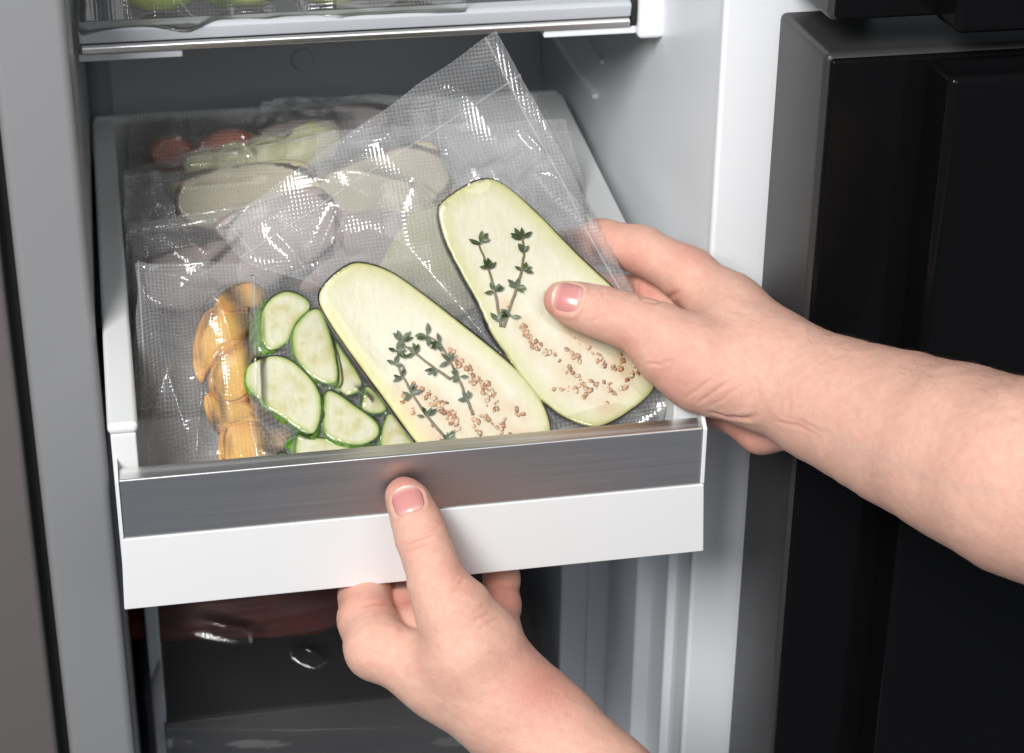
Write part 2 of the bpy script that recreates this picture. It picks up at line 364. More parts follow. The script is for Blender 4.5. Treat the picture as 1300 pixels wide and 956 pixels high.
def smooth_closed(pts, n=72, it=1):
    """Chaikin smoothing then even resampling of a closed outline"""
    p = np.asarray(pts, float)
    for _ in range(it):
        q = np.roll(p, -1, 0); p = np.stack([p * .75 + q * .25, p * .25 + q * .75], 1).reshape(-1, 2)
    L = np.r_[0, np.cumsum(np.hypot(*(np.roll(p, -1, 0) - p).T))]; pc = np.r_[p, p[:1]]
    s = np.linspace(0, L[-1], n, endpoint=False); return np.stack([np.interp(s, L, pc[:, i]) for i in (0, 1)], 1)
class Plane:
    """a leaning sheet in the drawer: Z rises with Y at angle ang, xt tilts it along X; bends down below s0"""
    def __init__(self, p0, ang, xt=0.0, s0=-9.0):
        self.p0 = np.array(p0, float); n = np.array([-xt, -math.tan(math.radians(ang)), 1.0]); self.n = n / np.linalg.norm(n)
        ex = np.array([1.0, 0, xt]); ex -= self.n * (ex @ self.n); self.ex = ex / np.linalg.norm(ex); self.ey = np.cross(self.n, self.ex); self.s0 = s0
        if self.ey[2] < 0: self.ey = -self.ey
    def uv(self, px, py, h=0.0):
        q = onp(px, py, self.p0, self.n, h) - self.p0; return np.array([q @ self.ex, q @ self.ey])
    def uvs(self, pts, h=0.0): return np.array([self.uv(x, y, h) for x, y in pts])
    def w(self, U, h=0.0):
        U = np.atleast_2d(U); h = np.broadcast_to(h, (len(U),)); s = U[:, 1]; ex = np.maximum(self.s0 - s, 0)
        P = self.p0 + U[:, :1] * self.ex + np.maximum(s, self.s0)[:, None] * self.ey + h[:, None] * self.n
        return P + ex[:, None] * np.array([0, 0.12, -0.993])

def slab(name, pl, top_uv, h0, h1, mats, parent, off=(0, 0), bulge=0.0012, tilt=(0, 0), core=None, names=('flesh', 'skin'), und=0.0):
    """slice: cut face (flesh) as a dense fan of rings with attributes rim/core, side wall (skin) a little wider below it"""
    n = len(top_uv); cen = top_uv.mean(0); rings = [1.0, 0.985, 0.96, 0.92, 0.86, 0.78, 0.68, 0.56, 0.42, 0.28, 0.14]
    V = []; R = []
    for r in rings: V.append(cen + (top_uv - cen) * r)
    V = np.concatenate(V + [cen[None]]); rim = np.clip(-sdist(V, top_uv) / 0.018, 0, 1); rim[:n] = 0
    hh = h1 + tilt[0] * (V[:, 0] - cen[0]) + tilt[1] * (V[:, 1] - cen[1]) + und * (vnoise(V[:, 0] * 90 + 5, V[:, 1] * 90 + 3, 5) - 0.5)
    hh[:n] -= 0.0007; hh[n:2 * n] -= 0.00015
    Wp = pl.w(V, hh); Fc = []
    for k in range(len(rings) - 1):
        for i in range(n): j = (i + 1) % n; Fc.append((k * n + i, k * n + j, (k + 1) * n + j, (k + 1) * n + i))
    b = (len(rings) - 1) * n
    for i in range(n): Fc.append((b + i, b + (i + 1) % n, len(V) - 1))
    o = mesh_obj(names[0], Wp, Fc, mats[0], parent); fattr(o, 'rim', rim)
    fattr(o, 'core', np.zeros(len(V)) if core is None else core(V))
    S = []; steps = [(0.0, 0.0), (0.04, 0.55), (0.12, 0.9), (0.4, 1.0), (0.8, 0.8), (1.0, 0.2)]
    d = top_uv - cen; nr = d / np.linalg.norm(d, axis=1)[:, None]
    for f, bu in steps:
        U = top_uv + nr * (bulge * bu) + np.asarray(off) * f
        hs = (h1 - 0.0007 + tilt[0] * (top_uv[:, 0] - cen[0]) + tilt[1] * (top_uv[:, 1] - cen[1])) * (1 - f) + h0 * f
        S.append(pl.w(U, hs))
    ns = len(steps); S = np.concatenate(S + [pl.w((cen + np.asarray(off))[None], h0)]); Fc = []
    for k in range(ns - 1):
        for i in range(n): j = (i + 1) % n; Fc.append((k * n + j, k * n + i, (k + 1) * n + i, (k + 1) * n + j))
    for i in range(n): Fc.append(((ns - 1) * n + (i + 1) % n, (ns - 1) * n + i, ns * n))
    mesh_obj(names[1], S, Fc, mats[1], parent)
    return o
def tube(name, pts, rad, mat, parent=None, seg=7):
    pts = np.asarray(pts, float); rad = np.broadcast_to(rad, (len(pts),)); V = []; Fc = []
    tg = np.gradient(pts, axis=0); tg /= np.linalg.norm(tg, axis=1)[:, None]; ref = np.array([0.3, 0.2, 0.9])
    for p, t, r in zip(pts, tg, rad):
        a = np.cross(t, ref); a /= np.linalg.norm(a); b = np.cross(t, a)
        for k in range(seg): an = 2 * math.pi * k / seg; V.append(p + r * (math.cos(an) * a + math.sin(an) * b))
    for i in range(len(pts) - 1):
        for k in range(seg): Fc.append((i * seg + k, i * seg + (k + 1) % seg, (i + 1) * seg + (k + 1) % seg, (i + 1) * seg + k))
    Fc.append(tuple(range(seg))[::-1]); Fc.append(tuple(range((len(pts) - 1) * seg, len(pts) * seg)))
    return mesh_obj(name, V, Fc, mat, parent)
def blob(name, center, axes, mat, parent=None, seed=0, amp=0.15, freq=1.6, sub=4, flat=0.0):
    """lumpy ellipsoid; axes: three world vectors (half lengths)"""
    bm = bmesh.new(); bmesh.ops.create_icosphere(bm, subdivisions=sub, radius=1.0); from mathutils import noise
    A = np.array(axes, float); off = Vector((seed * 3.1, seed * 1.7, seed * 0.9))
    for v in bm.verts:
        k = 1 + amp * noise.noise(v.co * freq + off) + amp * 0.4 * noise.noise(v.co * freq * 2.7 + off)
        c = v.co * k
        if flat: q_ = (abs(v.co.x) ** 4 + abs(v.co.y) ** 4 + abs(v.co.z) ** 2.6) ** (1 / 4 * (1 - flat) + flat / 2); c = v.co * (k / max(q_, 0.3) ** 1.0)
        v.co = Vector(np.asarray(center) + A.T @ np.array(c))
    return bm_obj(name, bm, mat, parent)

def film_bag(label, pl, corners, contents, group, mat, nu=150, nv=190, wr=0.0022, wf=70, seed=1, folds=(), edge=0.012, h_free=0.0025,
             seals=(), lift=None, back=True, fall=0.011, pull=0.0, cling=1.0, scallop=0.0, name='vacuum_bag', cat='plastic bag'):
    """plastic bag: front and back sheets over its contents. corners: uv of TL,TR,BR,BL; contents: (outline uv, height); folds: (uvA, uvB, height, width)"""
    c = np.asarray(corners); s, t = np.meshgrid(np.linspace(0, 1, nu + 1), np.linspace(0, 1, nv + 1)); s = s.ravel(); t = t.ravel()
    U = (c[0] * ((1 - s) * (1 - t))[:, None] + c[1] * (s * (1 - t))[:, None] + c[2] * (s * t)[:, None] + c[3] * ((1 - s) * t)[:, None])
    pt = np.clip((t - 0.10) / 0.25, 0, 1); U = U + ((1 - s) ** 3 * pull * pt * pt * (3 - 2 * pt) * (1 - 0.5 * np.clip((t - .35) / .65, 0, 1)))[:, None] * (c[1] - c[0]) / np.linalg.norm(c[1] - c[0])
    if scallop: U = U + (t ** 6 * scallop * (vnoise(s * 11 + 2, t * 0, seed + 60) - 0.35))[:, None] * (c[0] - c[3]) / np.linalg.norm(c[0] - c[3])
    # slightly wavy outline
    wob = 0.0012 * (vnoise(s * 9 + 3, t * 9, seed + 40) - 0.5) * 2; U = U + np.stack([wob, np.roll(wob, 7)], 1)
    lw = np.linalg.norm(c[1] - c[0]); lh = np.linalg.norm(c[3] - c[0])
    ed = np.minimum(np.minimum(s, 1 - s) * lw, np.minimum(t, 1 - t) * lh); inner = np.clip(ed / edge, 0, 1); inner = inner * inner * (3 - 2 * inner)
    h = h_free * inner; con = np.zeros(len(U))
    for poly, hh in contents:
        d = sdist(U, poly); jit = 0.004 * (vnoise(U[:, 0] * 120, U[:, 1] * 120, seed + 9) - 0.5)
        g = np.where(d < 0, 1.0, np.exp(-np.maximum(d + jit, 0) / fall)); h = np.maximum(h, hh * g); con = np.maximum(con, np.clip(1.0 - (d + 0.0002) / 0.0012, 0, 1))
    fl = 1 - con; con = con * cling
    rg = ridged(U[:, 0] * wf * .5 + U[:, 1] * wf * .15 + 7, U[:, 1] * wf * .5 + 2, seed, 1) - 0.45; rg2 = ridged(U[:, 0] * wf * .3 + U[:, 1] * wf * .2, U[:, 1] * wf * .25, seed + 5, 1) - 0.4
    h = h + fl * inner * (wr * 0.8 * rg + wr * 1.6 * rg2) + (1 - inner) * 0.0015 * rg2
    for a, b, H, w_ in folds:
        d, tt = segdist(U, np.asarray(a), np.asarray(b)); h = h + H * np.clip(1 - d / w_, 0, 1) ** 1.5 * np.sin(np.clip(tt, 0.02, 0.98) * math.pi) ** 0.4
    if lift is not None: h = h + lift(U)
    top = pl.w(U, h)
    n1 = nu + 1; idx = np.arange((nu + 1) * (nv + 1)).reshape(nv + 1, nu + 1)
    fc = np.stack([idx[:-1, :-1], idx[1:, :-1], idx[1:, 1:], idx[:-1, 1:]], -1).reshape(-1, 4); V = top; FF = fc; cc = con
    if back:
        step = 3; iv = np.unique(np.r_[np.arange(0, nv + 1, step), nv]); iu = np.unique(np.r_[np.arange(0, nu + 1, step), nu])
        bi = idx[np.ix_(iv, iu)].ravel(); hb = -0.0006 - 0.001 * vnoise(U[bi, 0] * 80, U[bi, 1] * 80, seed + 3) * inner[bi] + (lift(U[bi]) if lift is not None else 0)
        bk = pl.w(U[bi], hb); j = np.arange(len(bi)).reshape(len(iv), len(iu)) + len(V)
        FF = np.concatenate([FF, np.stack([j[:-1, :-1], j[:-1, 1:], j[1:, 1:], j[1:, :-1]], -1).reshape(-1, 4)]); V = np.concatenate([V, bk]); cc = np.r_[cc, np.full(len(bk), 0.95)]; U = np.concatenate([U, U[bi]])
    o = mesh_obj(name, V, FF, mat); fattr(o, 'contact', cc); tag(o, label, cat, group)
    ul = o.data.uv_layers.new(name='UVMap'); li = np.empty(len(o.data.loops), dtype=np.int32); o.data.loops.foreach_get('vertex_index', li)
    ul.data.foreach_set('uv', U[li].astype(np.float32).ravel())
    hq = lambda st: np.array([h[int(round(b_ * nv)) * n1 + int(round(a_ * nu))] for a_, b_ in st])
    for (a, b, wd) in seals:                    # welded lines, given in (s,t)
        st = np.linspace(a, b, 60); Uc = np.array([c[0] * (1 - x) * (1 - y) + c[1] * x * (1 - y) + c[2] * x * y + c[3] * (1 - x) * y for x, y in st])
        hs = hq(np.clip(st, 0, 1)); hs = np.convolve(np.pad(hs, 3, 'edge'), np.ones(7) / 7, 'valid'); dv = (Uc[-1] - Uc[0]); dv = np.array([-dv[1], dv[0]]) / np.linalg.norm(dv)
        A = [pl.w(Uc + dv * k * wd, hs + z) for k, z in ((-1, 0.0001), (-.5, 0.0009), (.5, 0.0009), (1, 0.0001))]
        Vs = np.concatenate(A); m = len(Uc); Fs = [(q * m + i, q * m + i + 1, (q + 1) * m + i + 1, (q + 1) * m + i) for q in range(3) for i in range(m - 1)]
        mesh_obj('seal', Vs, Fs, M['seal'], o)
    return o

# ------------------------------------------------------------------ eggplant bag
EP = Plane((0.25, 0.040, -0.012), 58, 0.10, -0.012); EH = 0.012
z1 = lambda L: [(540 + x / 2.7306, 210 + y / 2.7306) for x, y in L]
z2 = lambda L: [(380 + x / 3.185, 300 + y / 3.185) for x, y in L]
outR = z1([(45, 150), (52, 133), (100, 95), (150, 65), (200, 45), (235, 47), (280, 70), (330, 110), (400, 175), (480, 260), (560, 340), (640, 410), (700, 475), (750, 560), (785, 650), (800, 740), (795, 770), (760, 812), (700, 857), (640, 892), (590, 908),
           (540, 900), (480, 875), (420, 832), (370, 780), (320, 712), (270, 645), (220, 570), (190, 492), (150, 420), (110, 350), (70, 270), (48, 200)])
outL = z2([(80, 240), (88, 212), (130, 160), (200, 112), (232, 103), (300, 112), (380, 145), (450, 195), (540, 262), (640, 340), (740, 420), (850, 510), (930, 590), (990, 680), (1016, 760), (1018, 810), (1000, 870), (955, 930), (880, 972), (780, 980), (680, 955),
           (600, 935), (500, 868), (440, 790), (340, 650), (250, 530), (150, 390), (100, 310), (80, 268)])
uvR = smooth_closed(EP.uvs(outR, EH), 110, 2); uvL = smooth_closed(EP.uvs(outL, EH), 110, 2)
seedR = [z1(a) for a in ([(500, 580), (545, 615), (590, 650), (640, 705), (690, 700), (680, 660)], [(490, 640), (535, 680), (550, 665)], [(465, 690), (520, 730), (575, 790)], [(460, 765), (510, 780), (560, 800)], [(570, 740), (620, 770), (660, 790), (695, 770), (695, 740)], [(700, 720), (745, 715), (735, 690)], [(620, 835), (632, 838)], [(330, 550), (365, 610), (440, 660)], [(345, 560), (380, 650)], [(275, 480), (290, 505)])]
seedL = [z2(a) for a in ([(590, 445), (640, 500), (700, 540), (750, 590), (790, 650), (800, 705)], [(610, 470), (680, 545), (760, 640), (770, 680)], [(480, 620), (540, 680), (600, 720), (650, 785)], [(500, 650), (560, 690), (630, 770)], [(470, 610), (540, 650), (620, 720), (655, 760)], [(740, 720), (790, 770), (830, 810)], [(700, 740), (720, 780), (740, 820)], [(820, 740), (860, 800)], [(870, 690), (900, 730)], [(410, 630), (440, 680), (470, 715)], [(510, 770), (540, 800), (560, 830)], [(890, 800), (935, 810)], [(700, 590), (720, 605)])]
def eggplant(label, uvp, seeds, sd):
    e = empty('eggplant_slice', (0, 0, 0), label, 'eggplant', 'eggplant halves in the sealed bag')
    segs = [EP.uvs(s, EH) for s in seeds]
    def core(V):
        d = np.full(len(V), 9.0)
        for s in segs:
            for a, b in zip(s[:-1], s[1:]): d = np.minimum(d, segdist(V, a, b)[0])
        return np.clip(1 - d / 0.0075, 0, 1) * 1.0
    slab('flesh', EP, uvp, 0.0005, EH, (M['egg_flesh'], M['egg_skin']), e, core=core, bulge=0.0010, und=0.0005)
    # seeds: hundreds of specks a few pixels wide, joined
    r = np.random.default_rng(sd); V = []; Fc = []; tones = []
    bm = bmesh.new(); bmesh.ops.create_icosphere(bm, subdivisions=1, radius=1.0); bv = np.array([v.co for v in bm.verts]); bf = [[v.index for v in f.verts] for f in bm.faces]; bm.free()
    for s in segs:
        for a, b in zip(s[:-1], s[1:]):
            L = np.linalg.norm(b - a)
            for k in range(max(2, int(L / 0.00105))):
                if r.random() < 0.12: continue
                u = a + (b - a) * r.random() + r.normal(0, 0.0010, 2); an = r.random() * 6.28; q = r.uniform(0.55, 1.35); A = np.array([[math.cos(an), math.sin(an)], [-math.sin(an), math.cos(an)]])
                pts = u + (bv[:, :2] * np.array([0.00150, 0.00105]) * q) @ A; pts = pts + r.normal(0, 0.00022, pts.shape); V.append(EP.w(pts, EH + r.uniform(-0.0001, 0.0001) + bv[:, 2] * 0.00016 * q)); tones += [r.random()] * len(bv); o0 = (len(V) - 1) * len(bv); Fc += [[i + o0 for i in f] for f in bf]
    so = mesh_obj('seeds', np.concatenate(V), Fc, M['seed'], e); so['kind'] = 'stuff'; fattr(so, 'tone', tones)
    rebase(e, EP.w(uvp.mean(0))[0]); return e
eggplant('pale cut eggplant half under the thumb, nearer the bag top right edge', uvR, seedR, 3)
eggplant('pale cut eggplant half lying next to the green zucchini slices', uvL, seedL, 4)

# thyme sprigs: stem and single leaves sharing one mesh
def leaf_mesh():
    L = []; rows = [(0.0, 0.0), (0.2, 0.30), (0.45, 0.5), (0.7, 0.40), (0.9, 0.16), (1.0, 0.0)]
    V = []; Fc = []
    for x, w in rows: V += [(x, -w * 0.5, 0.10 * math.sin(x * 3.1)), (x, 0, -0.05 + 0.10 * math.sin(x * 3.1)), (x, w * 0.5, 0.10 * math.sin(x * 3.1))]
    for i in range(len(rows) - 1):
        for k in (0, 1): Fc.append((i * 3 + k, i * 3 + k + 1, i * 3 + k + 4, i * 3 + k + 3))
    me = bpy.data.meshes.new('leaf'); me.from_pydata(V, [], Fc); me.materials.append(M['leaf']); me.polygons.foreach_set('use_smooth', [True] * len(me.polygons)); return me
LEAF = leaf_mesh()
def thyme(label, stems, whorls, sd):
    r = np.random.default_rng(sd); e = empty('thyme_sprig', (0, 0, 0), label, 'herb', 'thyme sprigs on the eggplant halves')
    hb = EH + 0.0008
    for i, st in enumerate(stems):
        U = EP.uvs(st, hb); n = 24; tt = np.linspace(0, len(U) - 1, n); Uc = np.stack([np.interp(tt, range(len(U)), U[:, k]) for k in (0, 1)], 1)
        for _ in range(3): Uc[1:-1] = (Uc[:-2] + Uc[1:-1] * 2 + Uc[2:]) / 4
        Uc += r.normal(0, 0.00012, Uc.shape); tube('stem', EP.w(Uc, hb), np.linspace(0.0005, 0.00085, n), M['stem'], e)
    for (x, y, size) in whorls:
        U = EP.uv(x, y, hb); n = r.integers(6, 9) if size > 1 else r.integers(4, 7)
        # main direction: along the nearest stem towards its tip
        best = min(((np.hypot(x - (a[0] + b[0]) / 2, y - (a[1] + b[1]) / 2), a, b) for st in stems for a, b in zip(st[:-1], st[1:])), key=lambda q: q[0])
        dv = EP.uv(*best[1]) - EP.uv(*best[2]); base = math.atan2(dv[1], dv[0])
        for k in range(n):
            an = base + r.choice([-1, 1]) * r.uniform(0.1, 1.9) if size <= 1 else base + r.uniform(-2.2, 2.2)
            ln = r.uniform(0.0042, 0.0062) * (0.9 + 0.15 * size)
            d = math.cos(an) * EP.ex + math.sin(an) * EP.ey; up = EP.n; el = r.uniform(0.0, 0.35); d = d * math.cos(el) + up * math.sin(el)
            sd_ = np.cross(up, d); sd_ /= np.linalg.norm(sd_); roll = r.uniform(-0.6, 0.6); nn = np.cross(d, sd_); s2 = sd_ * math.cos(roll) + nn * math.sin(roll); n2 = np.cross(d, s2)
            o = bpy.data.objects.new('leaf', LEAF); COL.objects.link(o); o.parent = e
            p = EP.w(U + r.normal(0, 0.00045, 2), hb + 0.0003)[0]; q = ln * 0.85
            o.matrix_basis = Matrix([[d[i] * ln, s2[i] * q, n2[i] * q, p[i]] for i in range(3)] + [[0, 0, 0, 1]])
    return e
thyme('forked thyme sprig on the lower left eggplant half, nearest the zucchini', [z2([(405, 430), (392, 520), (430, 590), (470, 660), (510, 720), (560, 780), (612, 842)]), z2([(415, 435), (480, 482), (550, 537), (612, 578)])],
      [(*z2([(415, 425)])[0], 2), (*z2([(395, 465)])[0], 1.2), (*z2([(385, 515)])[0], 1), (*z2([(415, 572)])[0], 1), (*z2([(452, 640)])[0], 1), (*z2([(515, 728)])[0], 1), (*z2([(598, 828)])[0], 1.2), (*z2([(470, 478)])[0], 0.8), (*z2([(552, 537)])[0], 1)], 21)
thyme('straight thyme sprig in the middle of the lower left eggplant half', [z2([(515, 400), (565, 430), (610, 505), (640, 570), (680, 660), (702, 725)])],
      [(*z2([(518, 400)])[0], 2), (*z2([(565, 432)])[0], 1.2), (*z2([(608, 508)])[0], 0.8), (*z2([(645, 568)])[0], 1.2), (*z2([(680, 658)])[0], 1)], 22)
thyme('left thyme sprig of the crossed pair above the thumb', [z1([(185, 275), (222, 365), (242, 440), (262, 560)])],
      [(*z1([(190, 272)])[0], 2), (*z1([(222, 360)])[0], 1), (*z1([(242, 437)])[0], 1), (*z1([(252, 540)])[0], 1)], 23)
thyme('right thyme sprig of the crossed pair, closest to the thumb nail', [z1([(337, 250), (342, 300), (335, 365), (315, 430), (272, 560)])],
      [(*z1([(337, 250)])[0], 2), (*z1([(340, 302)])[0], 1), (*z1([(338, 362)])[0], 1), (*z1([(316, 427)])[0], 1.2), (*z1([(297, 520)])[0], 1.2)], 24)

cT = EP.uv(632, 37); cL = EP.uv(272, 290); cR = EP.uv(890, 545); cB = EP.uv(556, 618)
fo = lambda a, b, H, w: (EP.uv(*a), EP.uv(*b), H, w)
film_bag('large clear embossed vacuum bag holding two eggplant halves, pinched by the thumb', EP, [cL, cT, cR, cB], [(uvR, EH + 0.0022), (uvL, EH + 0.0022)], 'vacuum bags', M['film'], 200, 260, seed=3, wr=0.0052, wf=46, pull=0.020,
         folds=[fo((528, 232), (557, 264), 0.004, 0.004), fo((403, 372), (372, 318), 0.004, 0.005), fo((372, 318), (345, 290), 0.003, 0.006), fo((600, 226), (660, 190), 0.003, 0.004), fo((662, 165), (690, 195), 0.004, 0.004), fo((690, 195), (655, 225), 0.003, 0.004),
                fo((440, 330), (425, 300), 0.003, 0.003), fo((600, 230), (570, 175), 0.0045, 0.010), fo((690, 210), (745, 275), 0.004, 0.010), fo((420, 225), (480, 260), 0.004, 0.012), fo((430, 262), (400, 330), 0.003, 0.006), fo((866, 500), (800, 552), 0.007, 0.012), fo((838, 500), (884, 530), 0.005, 0.010), fo((780, 535), (700, 560), 0.004, 0.010)],
         seals=[((0.0, 0.115), (1.0, 0.115), 0.0007), ((0.957, 0.0), (0.957, 0.75), 0.0007), ((0.04, 0.0), (0.04, 0.13), 0.0006)])

# ------------------------------------------------------------------ zucchini bag
ZP = Plane((0.12, 0.060, -0.028), 40, 0.02, -0.02)
z3 = lambda L: [(300 + x / 3.677, 340 + y / 3.677) for x, y in L]
ZUC = [  # outline of the cut face, shift of the under side (px), top height mm, label
    ([(112, 262), (118, 205), (150, 150), (200, 115), (250, 104), (310, 128), (350, 165), (345, 200), (290, 240), (262, 300), (250, 340), (205, 375), (150, 395), (118, 340)], (-52, 6), 9.5, 'round zucchini slice showing thick green rind, top left of the cluster'),
    ([(258, 330), (270, 275), (300, 232), (345, 192), (392, 185), (425, 260), (455, 360), (485, 538), (425, 546), (350, 512), (292, 445), (262, 385)], (-4, 10), 11.5, 'pale zucchini half round tucked beside the eggplant tip'),
    ([(40, 545), (45, 478), (62, 448), (120, 422), (180, 402), (250, 424), (312, 475), (372, 542), (402, 615), (398, 700), (370, 782), (325, 775), (250, 728), (150, 652), (72, 585)], (6, 14), 13, 'largest zucchini slice, yellowish oval in the middle of the cluster'),
    ([(398, 252), (440, 300), (520, 420), (600, 545), (562, 585), (500, 605), (452, 562), (482, 548), (452, 370)], (2, 12), 8.5, 'narrow zucchini piece squeezed against the eggplant skin'),
    ([(415, 560), (480, 588), (560, 645), (642, 702), (674, 745), (666, 792), (600, 832), (520, 827), (440, 802), (402, 765), (402, 680)], (2, 12), 11, 'half moon zucchini slice right of the largest one'),
    ([(608, 540), (660, 590), (708, 655), (690, 676), (630, 682), (578, 672), (590, 600)], (0, 14), 8.5, 'small triangular zucchini piece by the eggplant edge'),
    ([(718, 665), (770, 735), (858, 850), (840, 890), (700, 895), (672, 850), (674, 790), (690, 715)], (-3, 10), 9.5, 'zucchini wedge cut off by the steel handle beside the eggplant'),
    ([(285, 752), (340, 788), (420, 795), (500, 825), (600, 845), (690, 862), (700, 930), (500, 960), (300, 940), (272, 880)], (-58, 8), 9.0, 'long zucchini piece with green rind end just behind the handle'),
    ([(170, 930), (180, 890), (215, 850), (262, 900), (290, 950), (200, 980)], (-10, 6), 6.5, 'zucchini end half hidden by bag folds behind the handle'),
]
zpol = []
for pts, off, hmm, lab in ZUC:
    e = empty('zucchini_slice', (0, 0, 0), lab, 'zucchini', 'zucchini slices in their bag'); h = hmm / 1000
    px = z3(pts); uvp = smooth_closed(ZP.uvs(px, h), 64, 2); cen = uvp.mean(0)
    o2 = ZP.uvs([(px[0][0] + off[0] / 3.677, px[0][1] + off[1] / 3.677)], h)[0] - ZP.uvs(px[:1], h)[0]
    rad = np.abs(uvp - cen).max()
    slab('flesh', ZP, uvp, h - 0.0075, h, (M['zuc_flesh'], M['zuc_rind']), e, off=o2, bulge=0.0010, names=('flesh', 'rind'), und=0.0006,
         core=lambda V: np.clip(1 - np.abs(np.hypot(*(V - cen).T) / rad - 0.32) / 0.26, 0, 1) * 1.3 * vnoise(V[:, 0] * 420, V[:, 1] * 420, 91))
    rebase(e, ZP.w(cen)[0]); zpol.append((uvp, h + 0.0012))
q = lambda *p: [ZP.uv(*a) for a in p]
film_bag('clear vacuum bag of green rimmed zucchini slices under the eggplant bag', ZP, q((318, 350), (470, 322), (640, 600), (318, 690)), zpol, 'vacuum bags', M['film'], 150, 170, seed=8, wr=0.0022, wf=85, h_free=0.003, fall=0.006,
         folds=[(*q((395, 370), (412, 400)), 0.003, 0.004), (*q((430, 402), (405, 372)), 0.002, 0.003), (*q((300, 560), (360, 590)), 0.004, 0.008), (*q((330, 455), (318, 480)), 0.003, 0.006), (*q((445, 500), (470, 520)), 0.003, 0.005), (*q((322, 355), (330, 590)), 0.003, 0.006)],
         seals=[((0.03, 0.0), (0.03, 1.0), 0.0006)])

# ------------------------------------------------------------------ yellow-orange pieces in the bag at the drawer's left side
OP = Plane((0.06, 0.062, -0.048), 41, 0.0, -0.02)
def ell(pl, px, py, rx, ry, hz, h, rot=0.0):
    """ellipsoid half axes for a blob lying on sheet pl, sizes in photo pixels"""
    U0 = pl.w(pl.uv(px, py, h), h)[0]; k = ((U0 - CAM) @ FWD) / F; ca, sa = math.cos(rot), math.sin(rot); U = pl.uv(px, py, h); c = pl.w(U, h)[0]
    return c, [(pl.ex * ca + pl.ey * sa) * rx * k, (-pl.ex * sa + pl.ey * ca) * ry * k * 1.05, pl.n * hz]
opol = []; z4 = lambda L: [(160 + x / 3.296, 320 + y / 3.296) for x, y in L]
M['or_flesh'] = m_flesh('yellow_orange_flesh', lin(250, 192, 74), lin(246, 170, 58), lin(228, 136, 46), lin(252, 212, 100), 0.35, 0.10, 0.5)
for pts, hmm, lab in [([(452, 150), (520, 136), (572, 180), (545, 225), (480, 240), (415, 245), (395, 205)], 12, 'orange piece at the top of the left bag, beside the first zucchini slice'),
        ([(345, 265), (420, 235), (505, 262), (510, 340), (430, 402), (360, 440), (330, 515), (300, 440), (322, 330)], 10, 'upper orange piece near the left side of the bag'),
        ([(375, 495), (440, 420), (520, 400), (560, 470), (520, 570), (440, 620), (380, 580)], 12, 'orange piece hidden under bag folds left of the largest zucchini slice'),
        ([(350, 605), (430, 610), (560, 680), (610, 745), (560, 775), (430, 750), (372, 690)], 10, 'middle yellow orange piece in the left bag'),
        ([(520, 580), (620, 610), (700, 700), (720, 820), (650, 850), (580, 740)], 8, 'deep orange piece beneath the zucchini slices'),
        ([(430, 735), (550, 735), (640, 775), (668, 860), (640, 960), (450, 980), (415, 850)], 13, 'bright yellow piece right behind the left half of the handle')]:
    e = empty('fruit_piece', (0, 0, 0), lab, 'fruit', 'orange pieces in the left bag'); hh = hmm / 1000; uvp = smooth_closed(OP.uvs(z4(pts), hh), 56, 2); cen = uvp.mean(0); uvp = cen + (uvp - cen) * 1.16
    slab('flesh', OP, uvp, hh - 0.011, hh, (M['or_flesh'], M['pepper']), e, bulge=0.0025, names=('flesh', 'skin'), und=0.003, core=lambda V: vnoise(V[:, 0] * 150, V[:, 1] * 150, 17) * 0.8)
    rebase(e, OP.w(cen)[0]); opol.append((uvp, hh + 0.004))
q = lambda *p: [OP.uv(*a) for a in p]
film_bag('crumpled clear vacuum bag with yellow orange pieces along the drawer left side', OP, q((172, 349), (352, 345), (380, 690), (190, 690)), opol, 'vacuum bags', M['film'], 150, 190, seed=15, wr=0.006, wf=48, h_free=0.006, fall=0.02, cling=0.1,
         folds=[(*q((172, 349), (250, 610)), 0.016, 0.026), (*q((258, 350), (300, 470)), 0.010, 0.018), (*q((290, 440), (330, 610)), 0.008, 0.014), (*q((178, 352), (335, 345)), 0.006, 0.012), (*q((218, 480), (185, 570)), 0.010, 0.018), (*q((268, 400), (248, 610)), 0.010, 0.016), (*q((235, 370), (285, 420)), 0.008, 0.014)],
         lift=lambda U: 0.010 * np.clip(1 - np.hypot(*(U - OP.uv(172, 349)).T) / 0.05, 0, 1), seals=[((0.03, 0.0), (0.03, 1.0), 0.0006)])

# ------------------------------------------------------------------ bags standing behind
def back_bag(label, p0, ang, cor, folds, seed, contents, mat='film_back', wr=0.0035):
    pl = Plane(p0, ang, 0.0, -0.09); q = lambda p: pl.uv(*p); pol = []
    for i, (kind, nm, lab, cat, x, y, rx, ry, hz, rot) in enumerate(contents):
        c, ax = ell(pl, x, y, rx, ry, hz, hz * 0.6, rot); o = blob(nm, c, ax, M[kind], None, seed * 5 + i, 0.14 if kind in ('carrot', 'pale') and rx < 60 else 0.035, 1.7, 4, 0.0 if kind in ('carrot', 'pale') else 0.35); tag(o, lab, cat)
        U = pl.uv(x, y, hz); a = np.linspace(0, 6.28, 28, endpoint=False); ca, sa = math.cos(rot), math.sin(rot); X = np.cos(a) * np.linalg.norm(ax[0]); Y = np.sin(a) * np.linalg.norm(ax[1])
        pol.append((np.stack([U[0] + X * ca - Y * sa, U[1] + X * sa + Y * ca], 1), hz * 1.85))
    film_bag(label, pl, [q(p) for p in cor], pol, 'vacuum bags', M[mat], 110, 90, seed=seed, wr=wr, wf=60, h_free=0.006, fall=0.012, cling=0.1, folds=[(q(a), q(b), H, w) for a, b, H, w in folds], seals=[((0.0, 0.06), (1.0, 0.06), 0.0006)])
